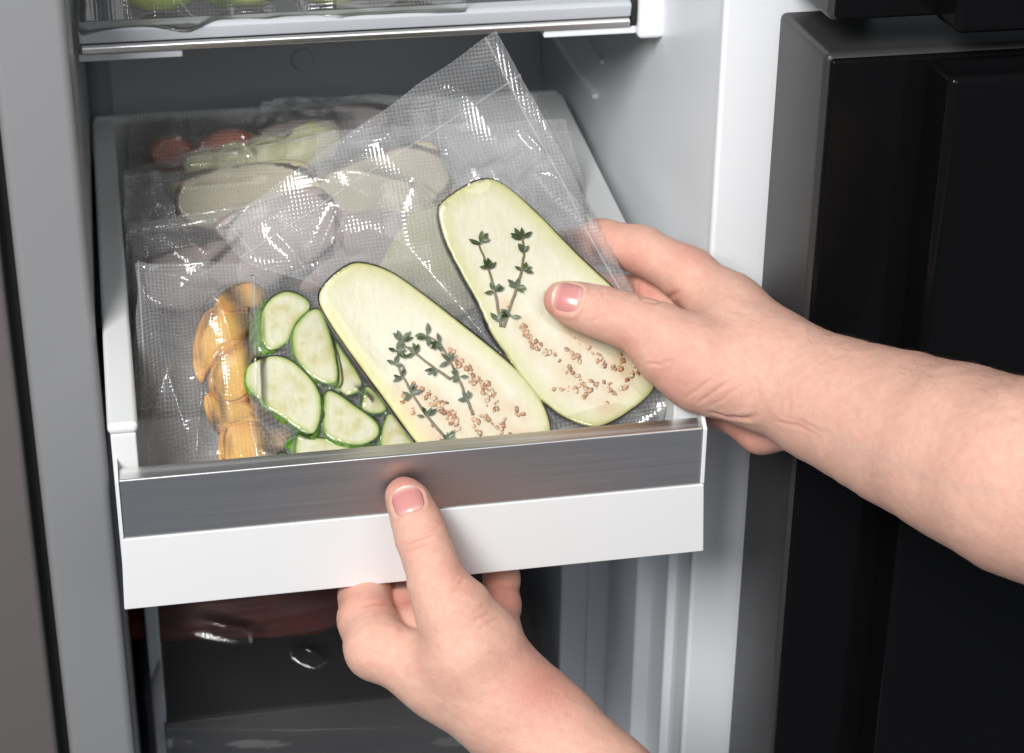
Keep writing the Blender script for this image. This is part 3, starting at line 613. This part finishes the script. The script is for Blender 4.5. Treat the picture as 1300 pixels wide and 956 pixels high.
back_bag('hindmost vacuum bag with reddish food, showing its top by the drawer back', (0.2, 0.425, -0.02), 66, [(330, 128), (560, 118), (560, 260), (330, 260)], [((400, 130), (420, 160), .004, .006)], 31,
         [('mauve', 'food_piece', 'dull red food piece at the drawer back, right of the orange ones', 'food', 410, 160, 85, 22, 0.012, 0.05)])
back_bag('vacuum bag with two orange pieces at the drawer back left', (0.08, 0.385, -0.02), 62, [(166, 143), (440, 140), (430, 330), (166, 330)], [((215, 150), (220, 175), .005, .006), ((240, 145), (245, 190), .006, .006), ((330, 150), (315, 180), .005, .006)], 32,
         [('carrot', 'carrot_piece', 'left of the two orange pieces at the drawer back', 'vegetable', 220, 196, 29, 22, 0.015, 0.1), ('carrot', 'carrot_piece', 'right and longer of the two orange pieces at the drawer back', 'vegetable', 286, 188, 40, 21, 0.015, 0.15), ('mauve', 'food_piece', 'dull pinkish food piece right of the orange pieces at the drawer back', 'food', 375, 180, 62, 26, 0.012, 0.1)])
back_bag('vacuum bag of pale green chopped pieces in front of the orange ones', (0.1, 0.315, -0.02), 60, [(157, 216), (470, 150), (470, 420), (160, 420)], [((160, 216), (420, 168), .004, .004), ((230, 218), (330, 212), .004, .006), ((300, 190), (320, 205), .004, .006)], 33,
         [('pale', 'vegetable_piece', 'leftmost pale green chopped piece behind the beige block', 'vegetable', 258, 212, 26, 20, 0.012, 0.2), ('pale', 'vegetable_piece', 'pale green chopped piece next to the leftmost one', 'vegetable', 298, 205, 27, 23, 0.012, 0.1), ('pale', 'vegetable_piece', 'pale green chopped piece near the bag edge above the eggplant bag', 'vegetable', 340, 200, 34, 28, 0.013, 0.3), ('pale', 'vegetable_piece', 'rightmost pale green chopped piece, half behind the eggplant bag', 'vegetable', 392, 186, 42, 28, 0.013, 0.3)])
back_bag('milky vacuum bag with a beige block in the middle of the row', (0.1, 0.265, -0.025), 58, [(158, 222), (420, 208), (430, 450), (165, 450)], [((160, 240), (330, 228), .003, .006), ((190, 225), (200, 280), .004, .008)], 34,
         [('beige', 'food_block', 'flat beige food block in the milky bag behind the eggplant bag', 'food', 312, 252, 88, 40, 0.010, 0.05)])
back_bag('vacuum bag with brownish and pinkish food just behind the zucchini bag', (0.1, 0.205, -0.03), 54, [(166, 285), (420, 250), (430, 520), (172, 520)], [((170, 285), (330, 265), .005, .006), ((210, 300), (260, 330), .006, .010), ((300, 300), (250, 345), .005, .008)], 35,
         [('brown', 'food_piece', 'dull brownish food piece low in the bag behind the zucchini', 'food', 262, 350, 84, 40, 0.010, 0.2), ('mauve', 'food_piece', 'pinkish food piece beside the lower left corner of the eggplant bag', 'food', 322, 342, 44, 30, 0.010, 0.4), ('mauve', 'food_piece', 'mauve food piece under the left corner of the eggplant bag', 'food', 355, 300, 76, 46, 0.010, 0.3)])
# the stack below the eggplant bag (seen blurred through its film)
back_bag('vacuum bag of pale food seen through the empty top of the eggplant bag', (0.2, 0.21, -0.03), 50, [(400, 170), (720, 150), (800, 470), (400, 470)], [((430, 230), (520, 250), .006, .012), ((600, 180), (640, 260), .006, .012)], 36,
         [('beige', 'food_piece', 'pale food piece behind the eggplant bag, left of the upper eggplant tip', 'food', 478, 246, 96, 44, 0.011, 0.3), ('pale', 'food_piece', 'pale green food piece behind the gap between the two eggplant halves', 'food', 540, 340, 100, 76, 0.012, 0.3), ('mauve', 'food_piece', 'pinkish food piece behind the left part of the eggplant bag', 'food', 440, 305, 86, 60, 0.011, 0.1)])

# ------------------------------------------------------------------ on the shelf above: green vegetables in a bag
SPL = Plane((0.1, SY + 0.003, zt0 + 0.001), 72, 0.0, 0.001)
for i, (x, lab) in enumerate([(205, 'leftmost green vegetable in the bag on the glass shelf'), (310, 'green vegetable second from left on the glass shelf'), (420, 'green vegetable third from left on the glass shelf'), (520, 'rightmost green vegetable on the glass shelf')]):
    b = on(x, 0, 1, SY + 0.026); b[2] = zt0 + 0.0175; o = blob('green_vegetable', b, [np.array([0.027, 0, 0]), np.array([0, 0.017, 0]), np.array([0, 0, 0.018])], M['green'], None, i + 50, 0.12); tag(o, lab, 'vegetable', 'green vegetables on the shelf')
q = lambda *p: [SPL.uv(*a) for a in p]
film_bag('clear bag of green vegetables lying on the glass shelf', SPL, q((98, -70), (590, -90), (590, 30), (98, 44)), [], 'bags on the shelf', M['film_smooth'], 200, 60, seed=41, wr=0.006, wf=55, h_free=0.004, back=False, edge=0.004,
         lift=lambda U: 0.006 * (vnoise(U[:, 0] * 50, U[:, 1] * 20, 77)), scallop=0.014, name='plastic_bag')

# ------------------------------------------------------------------ below the drawer: lower bin with bagged red food
lb = empty('lower_bin', (0, 0, 0), 'dark translucent bin with bagged red food under the drawer', 'bin')
M['bin'] = plastic('smoky_bin_plastic', (0.045, 0.042, 0.042, 1), 0.3)
box('back', (0.010, 0.49, -0.45), (0.290, 0.495, -0.17), 0.001, M['bin'], lb); box('side', (0.286, 0.25, -0.45), (0.306, 0.50, -0.13), 0.003, M['shade_grey'], lb); box('side', (0.003, 0.25, -0.45), (0.012, 0.50, -0.13), 0.002, M['shade_grey'], lb)
box('bottom', (0.010, 0.252, -0.455), (0.290, 0.50, -0.450), 0.001, M['bin'], lb); box('front', (0.010, 0.248, -0.46), (0.290, 0.254, -0.335), 0.001, M['bin'], lb); rebase(lb, (0.145, 0.37, -0.46))
LP = Plane((0.12, 0.33, -0.25), 35, 0.0)
o = blob('red_food', LP.w(LP.uv(330, 772), 0.0)[0], [LP.ex * 0.10, LP.ey * 0.022, LP.n * 0.018], M['red'], None, 61, 0.2); tag(o, 'dark red food under the drawer, left of the supporting hand', 'food')
q = lambda *p: [LP.uv(*a) for a in p]
film_bag('loose clear bag over dark red food below the drawer', LP, q((175, 740), (640, 715), (640, 960), (190, 960)), [], 'bags below the drawer', M['film_thin'], 120, 90, seed=51, wr=0.006, wf=18, h_free=0.022, back=False, folds=[(*q((375, 835), (410, 850)), 0.008, 0.010), (*q((240, 800), (330, 820)), 0.006, 0.012)], name='plastic_bag')
# ------------------------------------------------------------------ person: two bare hands, modelled as smooth distance fields
def rcone(P, a, b, ra, rb):
    """signed distance to a round cone from a (radius ra) to b (radius rb)"""
    ba = b - a; l2 = ba @ ba; rr = ra - rb; a2 = l2 - rr * rr; il2 = 1 / l2
    pa = P - a; y = pa @ ba; z = y - l2; w = pa * l2 - y[:, None] * ba; x2 = (w * w).sum(1); y2 = y * y * l2; z2_ = z * z * l2
    k = np.sign(rr) * rr * rr * x2
    o = (np.sqrt(np.maximum(x2 * a2 * il2, 0)) + y * rr) * il2 - ra
    m1 = np.sign(z) * a2 * z2_ > k; o1 = np.sqrt((x2 + z2_)) * il2 - rb
    m2 = np.sign(y) * a2 * y2 < k; o2 = np.sqrt((x2 + y2)) * il2 - ra
    return np.where(m1, o1, np.where(m2, o2, o))
def smin(a, b, k):
    h = np.maximum(k - np.abs(a - b), 0) / k; return np.minimum(a, b) - h * h * k * 0.25
class Field:
    """groups of round cones; inside a group blended with k, groups blended with the body with kg"""
    def __init__(self): self.body = []; self.groups = []
    def ev(self, P):
        def grp(prims):
            d = np.full(len(P), 1.0)
            for a, b, ra, rb, k in prims:
                m = max(ra, rb) + k + 0.008; lo = np.minimum(a, b) - m; hi = np.maximum(a, b) + m
                s = np.nonzero(((P > lo) & (P < hi)).all(1))[0]
                if len(s): d[s] = smin(d[s], rcone(P[s], a, b, ra, rb), k)
            return d
        B = grp(self.body); G = None
        for prims, kg, hard in self.groups:
            g = grp(prims)
            if hard: G = g if G is None else smin(G, g, 0.0016)
            else: B = smin(B, g, kg)
        if G is not None: B = smin(B, G, self.groups[0][1])
        return B
    def grad(self, P, e=0.0006):
        return np.stack([self.ev(P + d) - self.ev(P - d) for d in np.eye(3) * e], 1) / (2 * e)
def surface_nets(f, lo, hi, res):
    n = np.ceil((hi - lo) / res).astype(int) + 1; ax = [lo[i] + np.arange(n[i]) * res for i in range(3)]
    # coarse pass keeps the work near the surface
    Vv = np.full(n, 1.0, dtype=np.float64); c = 6; nc = (n + c - 1) // c
    cc = np.stack(np.meshgrid(*[lo[i] + (np.arange(nc[i]) * c + (c - 1) / 2) * res for i in range(3)], indexing='ij'), -1).reshape(-1, 3)
    dc = f(cc).reshape(nc); near = np.argwhere(np.abs(dc) < res * c * 1.1 + 0.001); sgn = np.repeat(np.repeat(np.repeat(dc, c, 0), c, 1), c, 2)[:n[0], :n[1], :n[2]]; Vv[:] = sgn
    og = np.stack(np.meshgrid(*[np.arange(c)] * 3, indexing='ij'), -1).reshape(-1, 3)
    for s in range(0, len(near), 4000):
        I = (near[s:s + 4000, None, :] * c + og[None]).reshape(-1, 3); I = I[(I < n).all(1)]; Vv[I[:, 0], I[:, 1], I[:, 2]] = f(lo + I * res)
    neg = Vv < 0; acc = np.zeros((*(n - 1), 3)); cnt = np.zeros(n - 1)
    sl = lambda o: tuple(slice(o[i], n[i] - 1 + o[i]) for i in range(3)); corners = [(i, j, k) for i in (0, 1) for j in (0, 1) for k in (0, 1)]
    for a in corners:
        for d in range(3):
            if a[d]: continue
            b = list(a); b[d] = 1; va, vb = Vv[sl(a)], Vv[sl(b)]; cr = (va < 0) != (vb < 0); t = np.where(cr, va / np.where(cr, va - vb, 1), 0)
            for q_ in range(3): acc[..., q_] += np.where(cr, a[q_] + (t if q_ == d else 0), 0)
            cnt += cr
    act = cnt > 0; idx = np.full(n - 1, -1); idx[act] = np.arange(act.sum()); cell = np.argwhere(act); V = lo + (cell + acc[act] / cnt[act][:, None]) * res
    Fc = []
    for d in range(3):
        e1, e2 = (d + 1) % 3, (d + 2) % 3; s0 = [slice(1, -1)] * 3; s0[d] = slice(0, n[d] - 1); s1 = list(s0); s1[d] = slice(1, n[d])
        A, B = neg[tuple(s0)], neg[tuple(s1)]; ch = np.argwhere(A != B)
        if not len(ch): continue
        base = ch + np.array([0 if q_ == d else 1 for q_ in range(3)]); fl = A[tuple(ch.T)]
        u = np.eye(3, dtype=int)[e1]; v = np.eye(3, dtype=int)[e2]; g = lambda p: idx[tuple(p.T)]
        Q = np.stack([g(base - u - v), g(base - v), g(base), g(base - u)], 1); Q[~fl] = Q[~fl][:, ::-1]; Fc.append(Q)
    Fc = np.concatenate(Fc); Fc = Fc[(Fc >= 0).all(1)]; return V, Fc
def subdivide(V, Q):
    """split each quad in four (the new points are then pulled onto the distance field)"""
    n = len(V); E = np.sort(np.stack([Q, np.roll(Q, -1, 1)], -1).reshape(-1, 2), 1); key = E[:, 0].astype(np.int64) * n + E[:, 1]; u, first, inv = np.unique(key, return_index=True, return_inverse=True)
    em = V[E[first]].mean(1); fc = V[Q].mean(1); ei = inv.reshape(-1, 4) + n; fi = np.arange(len(Q)) + n + len(u)
    V2 = np.concatenate([V, em, fc]); return V2, np.concatenate([np.stack([Q[:, i], ei[:, i], fi, ei[:, i - 1]], 1) for i in range(4)])

def m_skin():
    t = NT('skin'); v = t.obj()
    big = t.tex('ShaderNodeTexNoise', 38.0, v, Detail=4.0, Roughness=0.55); mott = t.tex('ShaderNodeTexNoise', 240.0, v, Detail=4.0, Roughness=0.6)
    vor = t.tex('ShaderNodeTexVoronoi', 1500.0, v); vor.feature = 'DISTANCE_TO_EDGE'
    ln = t.tex('ShaderNodeTexNoise', 1.0, t.gen((900, 260, 700)), Detail=3.0)
    c = t.mix(t.math('MULTIPLY', big.outputs[0], 0.8, True), lin(233, 191, 170), lin(221, 167, 148))
    c = t.mix(t.math('MULTIPLY', t.math('SUBTRACT', mott.outputs[0], 0.35), 0.85, True), c, lin(206, 142, 126))
    c = t.mix(t.math('MULTIPLY', t.attr('red'), 0.75, True), c, lin(206, 122, 108))
    c = t.mix(t.math('MULTIPLY', t.attr('vein'), 0.14, True), c, lin(170, 160, 156))
    h = t.math('ADD', t.math('MULTIPLY', vor.outputs['Distance'], 1.2), t.math('ADD', t.math('MULTIPLY', ln.outputs[0], 0.8), t.math('MULTIPLY', mott.outputs[0], 0.9)))
    r = t.math('ADD', t.math('MULTIPLY', mott.outputs[0], 0.16), 0.40)
    p = t.bsdf(c, r, normal=t.bump(h, 0.45, 0.0007)); p.inputs['Subsurface Weight'].default_value = 0.35
    p.inputs['Subsurface Radius'].default_value = (0.0055, 0.0022, 0.0012); p.inputs['Subsurface Scale'].default_value = 1.0; p.inputs['Specular IOR Level'].default_value = 0.42
    return t.done(p.outputs[0])
M['skin'] = m_skin()
def m_nail():
    t = NT('fingernail'); a = t.attr('along')       # 0 cuticle, 1 free edge
    c = t.ramp(a, [(0.0, lin(226, 190, 178)), (0.20, lin(214, 152, 146)), (0.72, lin(208, 140, 138)), (0.86, lin(222, 170, 160)), (0.93, lin(232, 214, 200))])
    n = t.tex('ShaderNodeTexNoise', 160.0, t.obj(), Detail=2.0); c = t.mix(t.math('MULTIPLY', n.outputs[0], 0.25), c, lin(206, 132, 136))
    p = t.bsdf(c, 0.22); p.inputs['Subsurface Weight'].default_value = 0.2; p.inputs['Subsurface Radius'].default_value = (0.004, 0.0015, 0.001); p.inputs['Coat Weight'].default_value = 0.25
    return t.done(p.outputs[0])
M['nail'] = m_nail()
M['hair'] = m_skin_veg('brown_hair', lin(92, 66, 48), lin(128, 94, 68), 300, 0.4)

def build_hand(fld, res, label, creases, reds, veins, nail, parent, hairs=0):
    allp = fld.body + [p for g, _, _ in fld.groups for p in g]
    lo = np.min([np.minimum(a, b) - max(ra, rb) for a, b, ra, rb, k in allp], 0) - 0.006; hi = np.max([np.maximum(a, b) + max(ra, rb) for a, b, ra, rb, k in allp], 0) + 0.006
    V, Q = surface_nets(fld.ev, lo, hi, res); V, Q = subdivide(V, Q)
    N = fld.grad(V); N /= np.linalg.norm(N, axis=1)[:, None] + 1e-12; V = V - N * np.clip(fld.ev(V), -0.0006, 0.0006)[:, None]
    # gentle muscle and skin unevenness

    vn = lambda k, sd: (vnoise(V[:, 0] * k + V[:, 2] * k * .61, V[:, 1] * k + V[:, 2] * k * .79, sd) - 0.5) * 2; un = vn(55, 61) * 0.0004 + vn(140, 62) * 0.00022 + vn(330, 63) * 0.00010; disp = un
    red = np.zeros(len(V)); vein = np.zeros(len(V))
    def pdist(pts):
        d = np.full(len(V), 9.0)
        for a, b in zip(pts[:-1], pts[1:]):
            e = b - a; w = V - a; tt = np.clip((w @ e) / (e @ e + 1e-18), 0, 1); d = np.minimum(d, np.linalg.norm(w - tt[:, None] * e, axis=1))
        return d
    def pdist2(pts):
        d = np.full(len(V), 9.0); tp = np.zeros(len(V)); m = len(pts) - 1; J = np.nonzero(((V > pts.min(0) - 0.008) & (V < pts.max(0) + 0.008)).all(1))[0]; VJ = V[J]; dj = np.full(len(J), 9.0); tj = np.zeros(len(J))
        for i, (a, b) in enumerate(zip(pts[:-1], pts[1:])):
            e = b - a; w = VJ - a; tt = np.clip((w @ e) / (e @ e + 1e-18), 0, 1); q = np.linalg.norm(w - tt[:, None] * e, axis=1); u = q < dj; dj[u] = q[u]; tj[u] = ((i + tt) / m)[u]
        d[J] = dj; tp[J] = tj
        return d, tp
    def surf(pts, m=9):                            # drop photo pixels (px,py,depth guess) onto the surface along the line of sight
        pts = np.asarray(pts, float); tt = np.linspace(0, len(pts) - 1, m * (len(pts) - 1) + 1); pp = np.stack([np.interp(tt, range(len(pts)), pts[:, k]) for k in (0, 1)], 1); out = []
        pp = pp + 0.3 * np.stack([np.sin(tt * 9.1), np.cos(tt * 7.3)], 1)
        Rr = np.array([ray(x, y) for x, y in pp]); k = np.full(len(pp), 0.80); act = np.arange(len(pp))
        for _ in range(70):
            dd = fld.ev(CAM + Rr[act] * k[act, None]); k[act] += np.clip(dd, 0, 0.02) * 0.9; act = act[(dd > 0.0001) & (k[act] < 1.3)]
            if not len(act): break
        return CAM + Rr * k[:, None]
    for pts, dep, wid in creases:
        sp = surf(pts); dep = dep * 1.0; d, tp = pdist2(sp); tf = np.clip(np.minimum(tp, 1 - tp) / 0.22, 0, 1); dd = dep * tf * (0.85 + 0.15 * np.sin(tp * 13)); disp = disp - dd * np.exp(-(d / wid) ** 2) + dd * 0.3 * np.exp(-((d - wid * 2.2) / (wid * 1.2)) ** 2); red = np.maximum(red, 0.22 * tf * np.exp(-(d / (wid * 1.6)) ** 2) * min(dep / 0.0004, 1))
    for x, y, rad, amt in reds:
        c = surf([(x, y), (x + .5, y)], 1)[0]; red = np.maximum(red, amt * np.exp(-(np.linalg.norm(V - c, axis=1) / rad) ** 2))
    for pts in veins: d = pdist(surf(pts)); vein = np.maximum(vein, np.exp(-(d / 0.0022) ** 2))
    # nail: patch following the thumb's back
    cpx, apx, ln, wd = nail                        # base-middle pixel, tip pixel, length and width in metres
    s0, s1 = surf([cpx, apx], 1); ax_ = (s1 - s0); ax_ /= np.linalg.norm(ax_); g = fld.grad(((s0 + s1) / 2)[None])[0]; g /= np.linalg.norm(g); g -= ax_ * (g @ ax_); g /= np.linalg.norm(g); sd_ = np.cross(ax_, g)
    nu_, nv_ = 22, 26; uu, vv = np.meshgrid(np.linspace(-1, 1, nu_), np.linspace(0, 1, nv_)); uu = uu.ravel(); vv = vv.ravel()
    wprof = np.clip(1 - np.abs(2 * vv - 1.0) ** 4.5, 0, 1) ** 0.42 * (0.93 + 0.07 * vv)
    base = s0 + ax_ * (vv * ln)[:, None] + sd_ * (uu * wprof * wd / 2)[:, None] + g * 0.012
    k = np.zeros(len(base))
    for _ in range(40): k += np.clip(fld.ev(base - g * k[:, None]), -0.003, 0.01) * 0.9
    P = base - g * k[:, None]; rim = np.maximum(np.abs(uu) ** 6, np.clip(1 - vv / 0.08, 0, 1)); P = P + g * (0.00038 - 0.0007 * rim + 0.0004 * (vv > 0.93))[:, None]
    cn = s0 + ax_ * ln / 2; L = V - cn; a_ = (L @ ax_) / (ln / 2); b_ = (L @ sd_) / (wd / 2); up = (L @ g); q_ = (np.abs(a_) ** 3 + np.abs(b_) ** 3) ** (1 / 3)
    msk = (up > -0.006); disp = disp - msk * 0.0007 * np.clip((1.02 - q_) / 0.12, 0, 1) + msk * 0.00045 * np.exp(-((q_ - 1.16) / 0.10) ** 2) * (a_ < 0.75)
    V = V + N * disp[:, None]
    o = mesh_obj('hand', V, Q, M['skin'], parent); fattr(o, 'red', np.clip(red, 0, 1)); fattr(o, 'vein', vein); o['label'] = label
    idx = np.arange(nu_ * nv_).reshape(nv_, nu_); fc = np.stack([idx[:-1, :-1], idx[:-1, 1:], idx[1:, 1:], idx[1:, :-1]], -1).reshape(-1, 4)
    nl = mesh_obj('thumbnail', P, fc, M['nail'], o); fattr(nl, 'along', vv)
    if hairs:                                      # fine hairs on the back of the forearm, too small to pick apart
        r = np.random.default_rng(5); rel = V - CAM; dz = rel @ FWD; sx = CX + F * (rel @ RGT) / dz; sy = CY - F * (rel @ UPV) / dz; ok = np.nonzero((sx > 1010) & (sx < 1420) & (N @ UPV > 0.80))[0]; pick = r.choice(ok, hairs, replace=False)
        ad = pd(1033, 500, 1.022) - pd(1300, 606, 0.925); ad /= np.linalg.norm(ad); HV = []; HF = []
        for i in pick:
            n_ = N[i]; d_ = ad * r.uniform(0.5, 1) + np.cross(ad, n_) * r.normal(0.2, 0.35); d_ -= n_ * (d_ @ n_); d_ /= np.linalg.norm(d_); L_ = r.uniform(0.004, 0.009); sd2 = np.cross(d_, n_); b0 = len(HV)
            for k_ in range(4):
                f_ = k_ / 3; p_ = V[i] + d_ * L_ * f_ + n_ * L_ * (0.42 * f_ - 0.25 * f_ * f_); rr = 0.00004 * (1 - 0.8 * f_)
                for an_ in (0, 2.1, 4.2): HV.append(p_ + sd2 * math.cos(an_) * rr + n_ * math.sin(an_) * rr)
            for k_ in range(3):
                for j_ in range(3): HF.append((b0 + k_ * 3 + j_, b0 + k_ * 3 + (j_ + 1) % 3, b0 + k_ * 3 + 3 + (j_ + 1) % 3, b0 + k_ * 3 + 3 + j_))
        ho = mesh_obj('arm_hair', HV, HF, M['hair'], o); ho['kind'] = 'stuff'
    sm = nl.modifiers.new('th', 'SOLIDIFY'); sm.thickness = 0.0005; sm.offset = -1
    return o
person = empty('person', (0, 0, 0), 'person with bare forearms, one hand pulling the drawer, the other pinching the eggplant bag', 'person')
mm = 0.001
def chain(pts, k=0.006):
    """pts: (px, py, depth m, radius mm)"""
    w = [(pd(x, y, d), r * mm) for x, y, d, r in pts]; return [(a[0], b[0], a[1], b[1], k) for a, b in zip(w[:-1], w[1:])]

# right hand: thumb on the front of the bag, fingers behind it, forearm to the right
fr_ = Field()
fr_.body = (chain([(1470, 680, 0.870, 46), (1300, 606, 0.925, 44), (1221, 575, 0.955, 40.5), (1146, 546, 0.985, 36.5), (1085, 521, 1.005, 32.5), (1033, 500, 1.022, 28.5)], 0.012)
    + chain([(1033, 500, 1.022, 28.5), (985, 470, 1.035, 26), (930, 425, 1.050, 24)], 0.016)          # wrist to back of hand
    + chain([(985, 452, 1.045, 20), (925, 392, 1.060, 17), (874, 349, 1.072, 14.5)], 0.010)            # index metacarpal
    + chain([(980, 480, 1.060, 20), (925, 430, 1.080, 17), (868, 400, 1.092, 14)], 0.010)              # middle metacarpal
    + chain([(980, 505, 1.070, 19), (925, 470, 1.095, 16), (866, 445, 1.105, 13)], 0.010)
    + chain([(975, 530, 1.070, 18), (925, 510, 1.095, 15), (880, 480, 1.108, 12)], 0.010)
    + chain([(1010, 530, 1.045, 17), (968, 540, 1.058, 14.5), (925, 520, 1.068, 12)], 0.006))           # heel of the hand
fr_.groups = [
    (chain([(874, 349, 1.072, 14.5), (815, 318, 1.080, 13.0), (762, 307, 1.088, 11.8), (720, 318, 1.096, 10.5), (690, 345, 1.100, 9.0)], 0.004), 0.006, True),   # index
    (chain([(868, 400, 1.092, 13.5), (815, 378, 1.097, 12.5), (765, 372, 1.103, 11.0), (715, 385, 1.106, 9.5)], 0.004), 0.006, True),
    (chain([(866, 445, 1.105, 12.5), (810, 432, 1.110, 11.5), (750, 435, 1.112, 9.5)], 0.004), 0.006, True),
    (chain([(880, 480, 1.108, 12.0), (820, 480, 1.112, 10.0), (770, 485, 1.112, 8.5)], 0.004), 0.006, True),
    (chain([(711, 380, 1.0425, 8.6), (728, 386, 1.0425, 10.2), (752, 393, 1.0425, 11.6), (772, 399, 1.0415, 12.2), (800, 409, 1.0385, 13.3), (835, 424, 1.0355, 15.6), (880, 450, 1.032, 19.5), (945, 480, 1.032, 22)], 0.007)
     + chain([(850, 450, 1.036, 17), (895, 472, 1.036, 20), (955, 495, 1.040, 18)], 0.010), 0.010, False)]
build_hand(fr_, 0.0015, 'right hand and forearm reaching in from the right, thumb pressed on the bag',
    creases=[([(769, 366), (764, 380), (757, 400), (754, 412)], 0.0007, 0.0009), ([(764, 372), (757, 388), (752, 402)], 0.0004, 0.0007), ([(773, 371), (768, 392), (762, 410)], 0.0003, 0.0007),
             ([(816, 352), (813, 366), (815, 382)], 0.0010, 0.0012), ([(815, 383), (835, 384), (858, 373), (868, 366)], 0.0007, 0.0013),
             ([(818, 462), (840, 463), (856, 456)], 0.0005, 0.0009), ([(868, 508), (890, 492), (908, 478)], 0.0004, 0.0010), ([(884, 515), (906, 498), (928, 482)], 0.0005, 0.0010), ([(898, 520), (920, 505), (940, 488)], 0.0003, 0.0010),
             ([(895, 523), (925, 531), (950, 532), (962, 525)], 0.0010, 0.0016), ([(978, 534), (1010, 540), (1040, 552)], 0.0005, 0.0012), ([(985, 526), (1020, 536), (1050, 552)], 0.0003, 0.0010), ([(955, 470), (962, 490), (965, 512)], 0.0002, 0.0012), ([(1000, 480), (1003, 505), (1001, 530)], 0.0002, 0.0014)],
    reds=[(700, 385, 0.010, 0.7), (760, 300, 0.012, 0.45), (800, 330, 0.010, 0.5), (815, 372, 0.010, 0.7), (790, 440, 0.016, 0.4), (880, 320, 0.016, 0.35), (850, 480, 0.020, 0.35), (940, 560, 0.020, 0.6), (856, 374, 0.006, 0.6), (770, 392, 0.010, 0.25)],
    veins=[[(1060, 560), (1130, 585), (1190, 612), (1260, 625)], [(1030, 540), (1080, 560)]],
    nail=((738, 380), (700, 372), 0.0160, 0.0165), parent=person, hairs=260)

# left hand: thumb up over the handle, fingers under the drawer, wrist to the lower right
fl_ = Field()
fl_.body = (chain([(860, 1120, 0.960, 36), (760, 1010, 0.985, 30), (690, 935, 0.998, 26.5)], 0.012)
    + chain([(690, 935, 0.998, 26.5), (640, 890, 1.000, 25), (590, 850, 1.004, 24)], 0.016)
    + chain([(650, 905, 1.000, 20), (560, 862, 1.000, 18), (478, 822, 1.008, 15)], 0.012)
    + chain([(655, 900, 1.010, 19), (585, 845, 1.022, 17), (530, 805, 1.034, 14)], 0.012)
    + chain([(665, 900, 1.015, 18), (620, 845, 1.030, 15), (585, 800, 1.044, 13)], 0.012)
    + chain([(675, 905, 1.020, 19), (655, 865, 1.030, 15.5), (632, 808, 1.048, 12)], 0.008))
fl_.groups = [
    (chain([(478, 822, 1.008, 15), (466, 790, 1.024, 14.8), (464, 757, 1.046, 13.8), (470, 735, 1.078, 10.5)], 0.004), 0.007, True),
    (chain([(530, 805, 1.034, 13.5), (512, 775, 1.050, 12.0), (508, 752, 1.070, 11), (512, 735, 1.092, 9.5)], 0.004), 0.007, True),
    (chain([(585, 800, 1.044, 12.5), (572, 765, 1.064, 11), (570, 745, 1.085, 10)], 0.004), 0.007, True),
    (chain([(632, 808, 1.048, 11.5), (636, 770, 1.062, 10.4), (636, 735, 1.075, 9.6), (632, 700, 1.088, 8.6)], 0.004), 0.007, True),
    (chain([(512, 627, 1.0060, 8.4), (520, 641, 1.0040, 10.2), (530, 664, 1.0000, 11.4), (537, 686, 0.9960, 11.9), (546, 712, 0.9910, 12.1), (556, 742, 0.9860, 13.4), (572, 778, 0.9830, 16.5), (592, 828, 0.9850, 20.5), (625, 880, 0.992, 22)], 0.006)
     + chain([(590, 775, 0.9860, 13), (622, 815, 0.9900, 13.5), (640, 850, 0.996, 12)], 0.012), 0.012, False)]
build_hand(fl_, 0.0015, 'left hand holding the drawer front from below, thumb on the steel strip',
    creases=[([(503, 696), (522, 686), (545, 678), (560, 670)], 0.0011, 0.0009), ([(508, 703), (525, 695), (552, 684)], 0.0009, 0.0008), ([(504, 687), (520, 679), (540, 672)], 0.0003, 0.0007),
             ([(592, 735), (582, 743), (568, 754)], 0.0008, 0.0011), ([(587, 726), (574, 738)], 0.0004, 0.0009), 
             ([(456, 771), (472, 766), (492, 766), (508, 772)], 0.0009, 0.0012), ([(462, 784), (480, 778), (500, 777)], 0.0004, 0.0010), ([(600, 790), (615, 782), (628, 776)], 0.0003, 0.0009), ([(606, 800), (622, 790), (638, 784)], 0.0003, 0.0009), ([(598, 780), (610, 772), (620, 764)], 0.0002, 0.0009), ([(615, 830), (635, 832), (652, 842)], 0.0003, 0.0012)],
    reds=[(510, 612, 0.009, 0.8), (545, 650, 0.012, 0.3), (582, 726, 0.009, 0.4), (440, 760, 0.014, 0.5), (478, 762, 0.010, 0.6), (637, 750, 0.016, 0.8), (510, 765, 0.010, 0.8), (530, 682, 0.010, 0.25), (690, 870, 0.020, 0.6)],
    veins=[], nail=((522, 650), (510, 610), 0.0155, 0.0165), parent=person)
rebase(person, pd(700, 900, 1.0))
